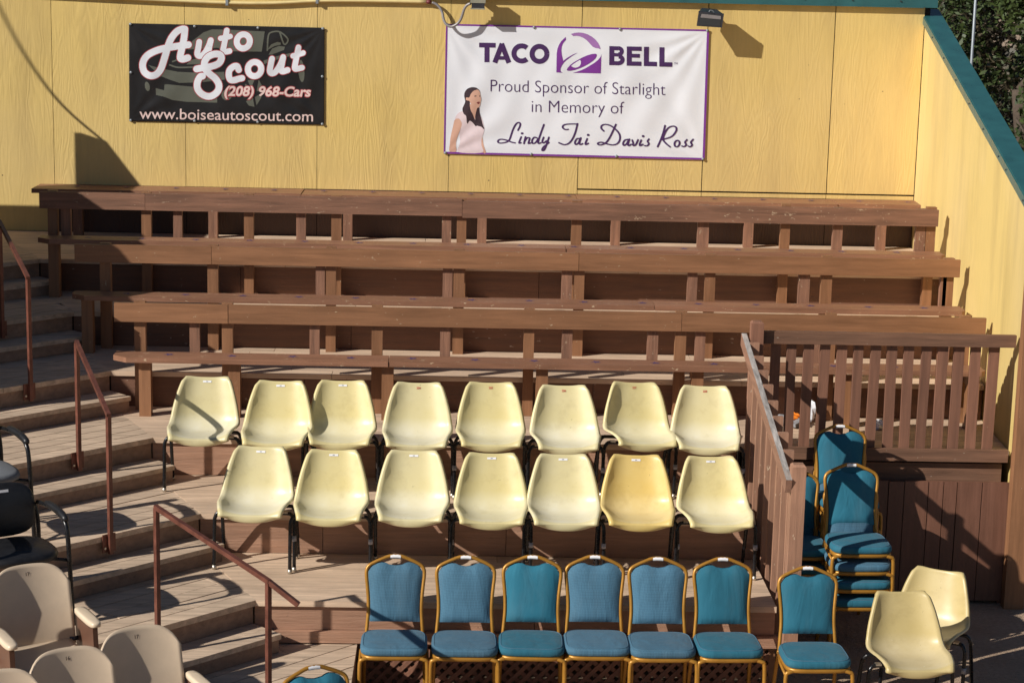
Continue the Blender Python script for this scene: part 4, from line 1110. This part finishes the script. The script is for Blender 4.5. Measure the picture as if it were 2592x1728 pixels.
tb.poly('bell_left', zc4([(470, 300), (400, 360), (320, 440), (250, 550), (200, 680), (178, 820), (165, 1425), (365, 1435), (320, 1410), (295, 1370), (300, 1300), (340, 1210), (400, 1120), (480, 1040), (600, 950), (720, 870), (850, 800), (700, 855), (560, 935), (460, 1000), (380, 1065), (365, 980), (340, 870), (325, 740), (335, 620), (370, 520), (420, 450), (465, 400), (475, 375), (462, 340)]), 'print_purple', .0006)
tb.poly('bell_top', zc4([(625, 212), (740, 175), (880, 160), (1020, 175), (1160, 220), (1290, 290), (1400, 380), (1490, 490), (1540, 590), (1572, 695), (1500, 665), (1420, 655), (1330, 620), (1270, 560), (1200, 480), (1120, 400), (1020, 330), (900, 280), (800, 265), (700, 275), (660, 240)]), 'print_lilac', .0006)
tb.poly('bell_rim', zc4([(495, 1340), (520, 1290), (600, 1200), (700, 1120), (850, 1030), (1000, 950), (1150, 885), (1290, 845), (1400, 832), (1445, 850), (1450, 900), (1410, 980), (1330, 1060), (1200, 1150), (1050, 1235), (900, 1300), (750, 1350), (620, 1375), (540, 1375), (505, 1360)]), 'print_purple', .0006)
tb.poly('bell_clapper', zc4([(635, 1225), (700, 1165), (800, 1100), (920, 1030), (945, 1080), (945, 1150), (910, 1220), (850, 1260), (770, 1280), (700, 1265)]), 'banner_white', .0012)
tb.poly('bell_right', zc4([(1592, 850), (1570, 930), (1500, 1020), (1380, 1120), (1250, 1200), (1100, 1290), (950, 1360), (820, 1405), (690, 1440), (1575, 1458)]), 'print_purple', .0006)
tb.text('lettering_sponsor', 'Proud Sponsor of Starlight', zc2([(442, 612)])[0], zc2([(1930, 644)])[0], 30.5, 'print_purple_dark', -.012, .0006)
tb.text('lettering_memory', 'in Memory of', zc2([(792, 787)])[0], zc2([(1578, 801)])[0], 30.5, 'print_purple_dark', -.012, .0006)
def zc3(l): return [(1240+x/4.3556, 300+y/4.3556) for x, y in l]
dot = lambda x, y: ell(x, y, 5, 5, 0, 10)
SCR = [[(310, 130), (330, 90), (335, 60), (318, 46), (290, 60), (260, 110), (235, 180), (215, 235), (180, 262), (120, 272), (90, 262), (95, 240), (130, 230), (190, 242), (240, 262), (280, 270)],
 [(345, 205), (327, 250), (322, 272), (345, 268)], dot(355, 165), [(392, 205), (375, 275)], [(378, 255), (410, 215), (437, 217), (430, 250), (425, 276), (450, 270)],
 [(520, 216), (490, 208), (465, 240), (470, 274), (500, 268), (530, 230)], [(595, 70), (560, 165), (533, 250), (538, 276), (562, 268)],
 [(592, 210), (577, 252), (592, 270), (622, 248)], [(650, 210), (630, 270), (605, 335), (585, 354), (575, 345), (590, 315), (620, 290), (650, 265)],
 [(865, 120), (830, 122), (802, 100), (812, 75), (860, 62), (968, 60)], [(965, 60), (942, 150), (910, 225), (870, 273), (820, 289), (760, 268)],
 [(988, 220), (957, 226), (937, 262), (947, 287), (975, 270), (992, 230)], [(1002, 216), (987, 268), (995, 288), (1022, 278)], [(1072, 225), (1053, 272), (1057, 288), (1085, 274)], dot(1083, 182),
 [(1255, 138), (1228, 110), (1232, 80), (1270, 66), (1330, 80), (1390, 125), (1430, 180), (1430, 240), (1400, 280), (1350, 292), (1290, 280), (1230, 262), (1190, 272), (1197, 288), (1230, 290), (1280, 265), (1320, 210), (1355, 140), (1388, 68)],
 [(1522, 230), (1487, 240), (1467, 274), (1477, 297), (1505, 280), (1530, 237)], [(1537, 230), (1522, 280), (1530, 300), (1557, 285)], [(1568, 240), (1578, 268), (1580, 298), (1605, 290), (1632, 236)],
 [(1667, 240), (1650, 283), (1656, 300), (1685, 285)], dot(1688, 195), [(1752, 228), (1737, 252), (1752, 278), (1732, 300), (1702, 300)],
 [(1930, 80), (1910, 160), (1880, 240), (1848, 310)], [(1905, 235), (1920, 180), (1960, 110), (2010, 85), (2050, 97), (2050, 140), (2000, 200), (1905, 232)], [(1905, 235), (1940, 275), (1985, 312)],
 ell(2062, 277, 27, 36, 20), [(2170, 235), (2150, 263), (2163, 288), (2142, 310), (2115, 304)], [(2240, 232), (2215, 262), (2228, 290), (2207, 312), (2185, 304)]]
tb.strokes('lettering_script', [(zc3(l), 4.7) for l in SCR], 'print_purple_dark', 4.7, .0006, 0, True, 5, True)
def zc5(l): return [(1120+x/7.84, 200+y/7.84) for x, y in l]
for nm, pts, m, o_, sm in (
    ('portrait_arm', [(235, 825), (300, 770), (345, 800), (385, 900), (350, 1010), (310, 1120), (275, 1230), (268, 1330), (270, 1440), (140, 1440), (145, 1300), (160, 1160), (190, 1020)], 'print_skin', .0006, 3),
    ('portrait_arm', [(765, 1200), (790, 1150), (810, 1280), (835, 1370), (862, 1470), (785, 1465)], 'print_skin', .0006, 2),
    ('portrait_dress', [(235, 800), (300, 690), (400, 640), (520, 640), (700, 660), (780, 780), (815, 900), (830, 1010), (800, 1120), (775, 1200), (775, 1320), (785, 1465), (320, 1455), (330, 1330), (350, 1220), (335, 1100), (370, 960), (385, 880), (330, 790)], 'print_dress', .0009, 3),
    ('portrait_neck', [(540, 500), (690, 540), (680, 620), (650, 720), (640, 830), (600, 740), (560, 640)], 'print_skin', .0012, 2),
    ('portrait_hair', [(430, 340), (440, 270), (490, 200), (580, 165), (670, 175), (735, 230), (745, 300), (700, 280), (620, 290), (560, 330), (545, 420), (540, 520), (560, 620), (600, 700), (640, 800), (690, 900), (660, 940), (600, 870), (540, 830), (500, 890), (480, 850), (470, 740), (420, 690), (395, 600), (425, 520), (450, 450)], 'print_hair', .0015, 3),
    ('portrait_hair', [(690, 570), (730, 570), (735, 660), (770, 780), (800, 900), (830, 1000), (770, 950), (720, 900), (690, 930), (655, 850), (650, 740), (670, 640)], 'print_hair', .0015, 3),
    ('portrait_face', [(560, 300), (620, 235), (700, 215), (740, 260), (755, 330), (768, 400), (755, 470), (740, 540), (700, 575), (640, 560), (570, 510), (535, 440), (470, 420), (470, 370), (530, 370)], 'print_skin', .0018, 3),
    ('portrait_mouth', [(675, 470), (705, 455), (740, 455), (735, 490), (705, 500)], 'print_mouth', .0022, 2),
    ('portrait_eye', [(625, 345), (655, 328), (680, 340), (655, 352)], 'print_hair', .0022, 2), ('portrait_eye', [(728, 335), (748, 325), (752, 350), (735, 352)], 'print_hair', .0022, 2)):
    tb.poly(nm, zc5(pts), m, o_, None, sm)
tb.grommets((.0, .33, .665, 1), (0, 1))

# ---------------------------------------------------------------- fittings on the wall
t = empty('floodlight', (5.7, YW, 4.0), 'dark grey floodlight on a bracket above the white banner', 'floodlight')
yfl = YW-.24
cn = [uY(p, yfl) for p in ((1769.6, 29), (1830.8, 35.7), (1826, 68), (1764.5, 63.8))]
ctr = sum(cn, V(0, 0, 0))/4
fwd = V(0, -.90, -.42).normalized()
def house(scale_f, scale_b, depth, name, mat, par=None, y0=0.0):
    v = [ctr+(c-ctr)*scale_f+fwd*y0 for c in cn]+[ctr+(c-ctr)*scale_b-fwd*(depth-y0) for c in cn]
    return mesh_obj(name, v, [(0, 3, 2, 1), (4, 5, 6, 7), (0, 1, 5, 4), (1, 2, 6, 5), (2, 3, 7, 6), (3, 0, 4, 7)], mat, par or t)
hs = house(1.0, .62, .13, 'housing', 'dark_metal', None, .0); house(1.04, 1.04, .018, 'front_frame', 'dark_metal', None, .016); house(.86, .86, .004, 'lens', 'lamp_glass', None, .0195)
v_ = [cn[0].lerp(cn[2], .10)+fwd*.022, cn[1].lerp(cn[3], .10)+fwd*.022, cn[1].lerp(cn[2], .34).lerp(ctr, .16)+fwd*.022, cn[0].lerp(cn[3], .34).lerp(ctr, .16)+fwd*.022]
mesh_obj('reflector', v_, [(0, 3, 2, 1)], 'flex_grey', t)
tc = (cn[0]+cn[1])/2
mb = MB(); mb.tube([ctr-fwd*.12+V(0, 0, -.005), ctr-fwd*.20+V(.01, 0, .0), (ctr.x+.02, YW-.02, ctr.z+.01)], .012, 8); mb.build('arm', 'dark_metal', t, True)
mb = MB(); mb.tube([(ctr.x+.02, YW-.001, ctr.z+.01), (ctr.x+.02, YW-.025, ctr.z+.01)], .055, 20); mb.build('wall_plate', 'dark_metal', t)
mb = MB(); mb.tube([tc+V(-.02, .01, .0), tc+V(-.012, .01, .02), tc+V(.012, .01, .018), tc+V(.03, .01, -.002)], .004, 6); mb.build('clip', 'galvanised', t)
t = empty('wiring_conduit', (3.0, YW, 4.2), 'cream painted conduit along the top of the yellow wall ending in a grey flexible loop', 'conduit')
pp = [(-60, -22), (150, -12), (390, 0), (574, 7.7), (689, 8.4), (803, 3), (900, 2.5), (1000, 4), (1083, 5.5)]
mb = MB(); mb.tube([uY(p, YW-.028) for p in cat_rom([V(*q) for q in pp], 4)], .0165, 10); mb.build('pipe', 'pipe_cream', t, True)
mb = MB(); mb.tube([uY((1080, 5), YW-.03), uY((1091, 6), YW-.033)], .019, 12); mb.build('coupling', 'coupling_maroon', t, True)
for q in ((803, 3), (575, 7.7)):
    c = uY(q, YW-.02); mb = MB(); mb.box((c.x-.012, YW-.05, c.z-.024), (c.x+.012, YW-.002, c.z+.03)); mb.build('pipe_strap', 'galvanised', t)
zz6 = [(470, 62), (560, 100), (640, 180), (690, 280), (710, 380), (740, 480), (800, 560), (880, 592), (960, 572), (1040, 515), (1100, 430), (1140, 320), (1180, 200), (1240, 120), (1310, 85)]
fl = [uY((1040+a/8.71, b/8.71), YW-.035-.12*(i/14)**1.2) for i, (a, b) in enumerate(zz6)]
fp = cat_rom(fl, 8); mb = MB(); mb.tube(fp, [.0118 if i % 2 else .0135 for i in range(len(fp))], 10); mb.build('flexible_hose', 'flex_grey', t, True)
t = empty('outdoor_fitting', (3.6, YW, 4.2), 'grey weatherproof light fitting cut off by the top edge, beside the conduit loop', 'light fitting')
a = uY((1191, -14), YW-.20); b = uY((1229, 9), YW-.20)
mb = MB(); mb.box((a.x, YW-.20, b.z), (b.x, YW-.13, a.z+.03)); mb.build('body', 'box_grey', t)
mb = MB(); mb.box((a.x+.012, YW-.195, b.z-.045), (b.x-.008, YW-.11, b.z-.001)); mb.build('socket_block', 'dark_metal', t)
mb = MB(); mb.box((a.x+.004, YW-.195, b.z-.058), (b.x-.004, YW-.10, b.z-.046)); mb.build('lower_rim', 'box_grey', t)
mb = MB(); mb.beam(((a.x+b.x)/2, YW-.13, b.z+.05), ((a.x+b.x)/2, YW-.004, b.z+.06), .05, .05); mb.build('arm', 'box_grey', t)

# ---------------------------------------------------------------- litter on the right-hand platform
def crumple(name, c, r, mat, parent=None, seed=1, flat=.6):
    rd = random.Random(seed); mb = MB(); R_, Q = 9, 14; G = []
    ph = [rd.uniform(0, 6) for _ in range(6)]
    for j in range(R_):
        th = math.pi*j/(R_-1); row = []
        for i in range(Q+1):
            a = 2*math.pi*i/Q; k = 1+.28*math.sin(a*2+ph[0]+th)+.22*math.sin(a*5+ph[1])*math.sin(th*3+ph[2])+.15*math.sin(a*7+th*4+ph[3])
            row.append((c.x+r[0]*k*math.sin(th)*math.cos(a), c.y+r[1]*k*math.sin(th)*math.sin(a), c.z+max(-r[2]*.72, r[2]*k*math.cos(th)*.9)+r[2]*.72))
        G.append(row)
    mb.grid(G); return mb.build(name, mat, parent, False)
zf5 = zt(5)
p = uZ((2000, 1078), zf5); t = empty('discarded_cloth', p, 'orange and grey cloth lying on the platform behind the pickets', 'cloth')
crumple('grey_part', p, (.085, .08, .05), 'grey_cloth', t, 3); crumple('orange_part', p+V(.025, -.005, .055), (.07, .05, .028), 'orange_cloth', t, 5)
p = uZ((2046, 1066), zf5); tag(crumple('white_bag', p, (.055, .06, .10), 'white_cloth', None, 9), 'crumpled white bag leaning behind the pickets of the level railing', 'bag')
p = uZ((2226, 1084), zf5); tag(crumple('plastic_wrapper', p, (.07, .055, .035), 'clear_plastic', None, 12), 'crumpled clear plastic wrapper on the platform floor behind the pickets', 'wrapper')

# ---------------------------------------------------------------- left booth wall and cable (outside the picture, they cast the shade on the wall)
t = empty('side_booth', (-1.75, 3.2, 0), 'tall brown plywood booth side left of the steps, casting the shade on the back wall', 'booth')
def onb(x, y, z): s_ = x+1.6; return (y-LDIR[1]*s_, z-LDIR[2]*s_)
pts = [onb(-.158, YW, 2.889), onb(.083, YW, 2.813), onb(.422, YW, 2.368), onb(.72, 3.77, 2.19), onb(.40, 2.45, 1.404)]
pts = [(pts[0][0], 0)]+pts+[(pts[-1][0]-.05, 0)]
for x0_, x1_, nm in ((-1.66, -1.60, 'side_wall'),):
    n_ = len(pts); v = [(x0_, p[0], p[1]) for p in pts]+[(x1_, p[0], p[1]) for p in pts]
    mesh_obj(nm, v, [tuple(range(n_)), tuple(range(2*n_-1, n_-1, -1))]+[(i, n_+i, n_+(i+1) % n_, (i+1) % n_) for i in range(n_)], 'brown_ply', t)
mb = MB(); mb.box((-2.6, 5.50, 0), (-1.665, 5.58, 3.3)); mb.build('rear_wall', 'brown_ply', t)
t = empty('utility_pole', (-9.8, 1.9, 0), 'wooden utility pole far left of the steps carrying a cable to the booth', 'pole')
mb = MB(); mb.tube([(-9.8, 1.9, 0), (-9.8, 1.9, 10.8)], [.15, .11], 14); mb.build('shaft', 'pole_wood', t, True)
mb = MB(); mb.beam((-10.5, 1.9, 10.02), (-9.1, 1.9, 10.02), .09, .11); mb.build('crossarm', 'pole_wood', t)
cb = [V(-1.63, pts[2][0], pts[2][1])]
for (wx, wz, s_) in ((-.25, 3.07, 1.75), (-.456, 3.301, 2.5), (-.68, 3.64, 3.1), (-.874, 4.015, 3.7), (-1.25, 4.75, 4.8)):
    cb.append(V(wx-s_, YW-LDIR[1]*s_, wz-LDIR[2]*s_))
cb.append(V(-9.7, 1.95, 10.1))
mb = MB(); mb.tube(cat_rom(cb, 6), .012, 6); tag(mb.build('overhead_cable', 'black_tube', None, True), 'black cable sagging from the pole to the booth', 'cable')

# ---------------------------------------------------------------- background right: mast, trees, shrubs
t = empty('metal_mast', (0, 0, 0), 'thin galvanised mast rising behind the sloping wall', 'mast')
a = uY((2463, 0), 9.5); b = uY((2458, 175), 9.5); t.location = (b.x, 9.5, 0)
mb = MB(); mb.tube([(b.x, 9.5, 0), (b.x, 9.5, 6.2)], [.017, .015], 10); mb.build('pole', 'galvanised', t, True)
mb = MB(); mb.tube([(b.x, 9.5, 0), (b.x, 9.5, .05)], .06, 14); mb.build('base_plate', 'galvanised', t)
def foliage(name, c, rad, nleaf, size, mat, parent, seed, clumps=26):
    rd = random.Random(seed); mb = MB(); v = []; f = []
    cl = []
    for _ in range(clumps):
        while True:
            q = V(rd.uniform(-1, 1), rd.uniform(-1, 1), rd.uniform(-1, 1))
            if .35 < q.length < 1: break
        cl.append((V(c.x+q.x*rad.x, c.y+q.y*rad.y, c.z+q.z*rad.z), rd.uniform(.20, .42)))
    for i in range(nleaf):
        cc, cr = cl[rd.randrange(clumps)]
        q = V(rd.gauss(0, 1), rd.gauss(0, 1), rd.gauss(0, 1)).normalized()*(rd.random()**.45)*cr*(rad.x+rad.z)/2
        p = cc+q; s_ = size*rd.uniform(.6, 1.35)
        a = V(rd.gauss(0, 1), rd.gauss(0, 1), rd.gauss(0, .7)).normalized(); b_ = a.cross(V(rd.gauss(0, 1), rd.gauss(0, 1), rd.gauss(0, 1))).normalized()
        n0 = len(v); v += [p-a*s_, p+b_*s_*.42, p+a*s_, p-b_*s_*.42]; f.append((n0, n0+1, n0+2, n0+3))
    return mesh_obj(name, v, f, mat, parent)
def tree(loc, h, rad, label, seed, mat='leaf_green', n=9000, size=.075, name='tree', grp='trees behind the wing wall'):
    rd = random.Random(seed); t = empty(name, loc, label, 'tree', grp); L0 = V(*loc)
    top = L0+V(rd.uniform(-.2, .2), rd.uniform(-.2, .2), h*.62)
    mb = MB(); mb.tube(cat_rom([L0, L0+V(.06, .03, h*.25), top], 5), [.16]*3+[.14]*4+[.10]*4, 10)
    for i in range(9):
        a = rd.uniform(0, 6.28); st_ = L0+(top-L0)*rd.uniform(.35, 1); e = V(L0.x+math.cos(a)*rad.x*.7, L0.y+math.sin(a)*rad.y*.7, h*rd.uniform(.5, .95))
        mb.tube(cat_rom([st_, (st_+e)/2+V(0, 0, .2), e], 4), [.055]*3+[.04]*3+[.02]*3, 7)
    mb.build('trunk', 'bark', t, True)
    foliage('crown', V(loc[0], loc[1], h*.60), V(rad.x, rad.y, h*.42), n, size, mat, t, seed); return t
def bg_at(px, Y): return uY(px, Y)
w = bg_at((2560, 120), 14); tree((w.x+.3, 14, 0), 4.9, V(1.7, 1.5, 0), 'dense dark green tree right of the mast behind the sloping wall', 21, n=30000, size=.052)
w = bg_at((2560, 330), 12); tree((w.x+.55, 12, 0), 3.0, V(1.1, 1.0, 0), 'lower green shrub showing above the sloping wall at the right edge', 22, n=13000, size=.048, name='shrub')
w = bg_at((2440, 130), 16); tree((w.x-.1, 16.2, 0), 3.6, V(1.25, 1.1, 0), 'brownish dry shrub just left of the mast behind the wall', 23, 'leaf_dry', n=13000, size=.052, name='shrub')
w = bg_at((2445, 10), 22); tree((w.x, 22, 0), 6.0, V(1.0, 1.0, 0), 'darker tree further back with its trunk left of the mast', 24, 'leaf_dry', n=6000, size=.09)
w = bg_at((2530, 10), 24); tree((w.x+1.2, 24, 0), 6.5, V(3.0, 1.6, 0), 'broad green tree farthest back at the top right corner', 25, n=20000, size=.075)
for o in list(bpy.data.objects):
    for k_ in ('_local', 'part', '_n', 'kindname', '_k'):
        if k_ in o: del o[k_]
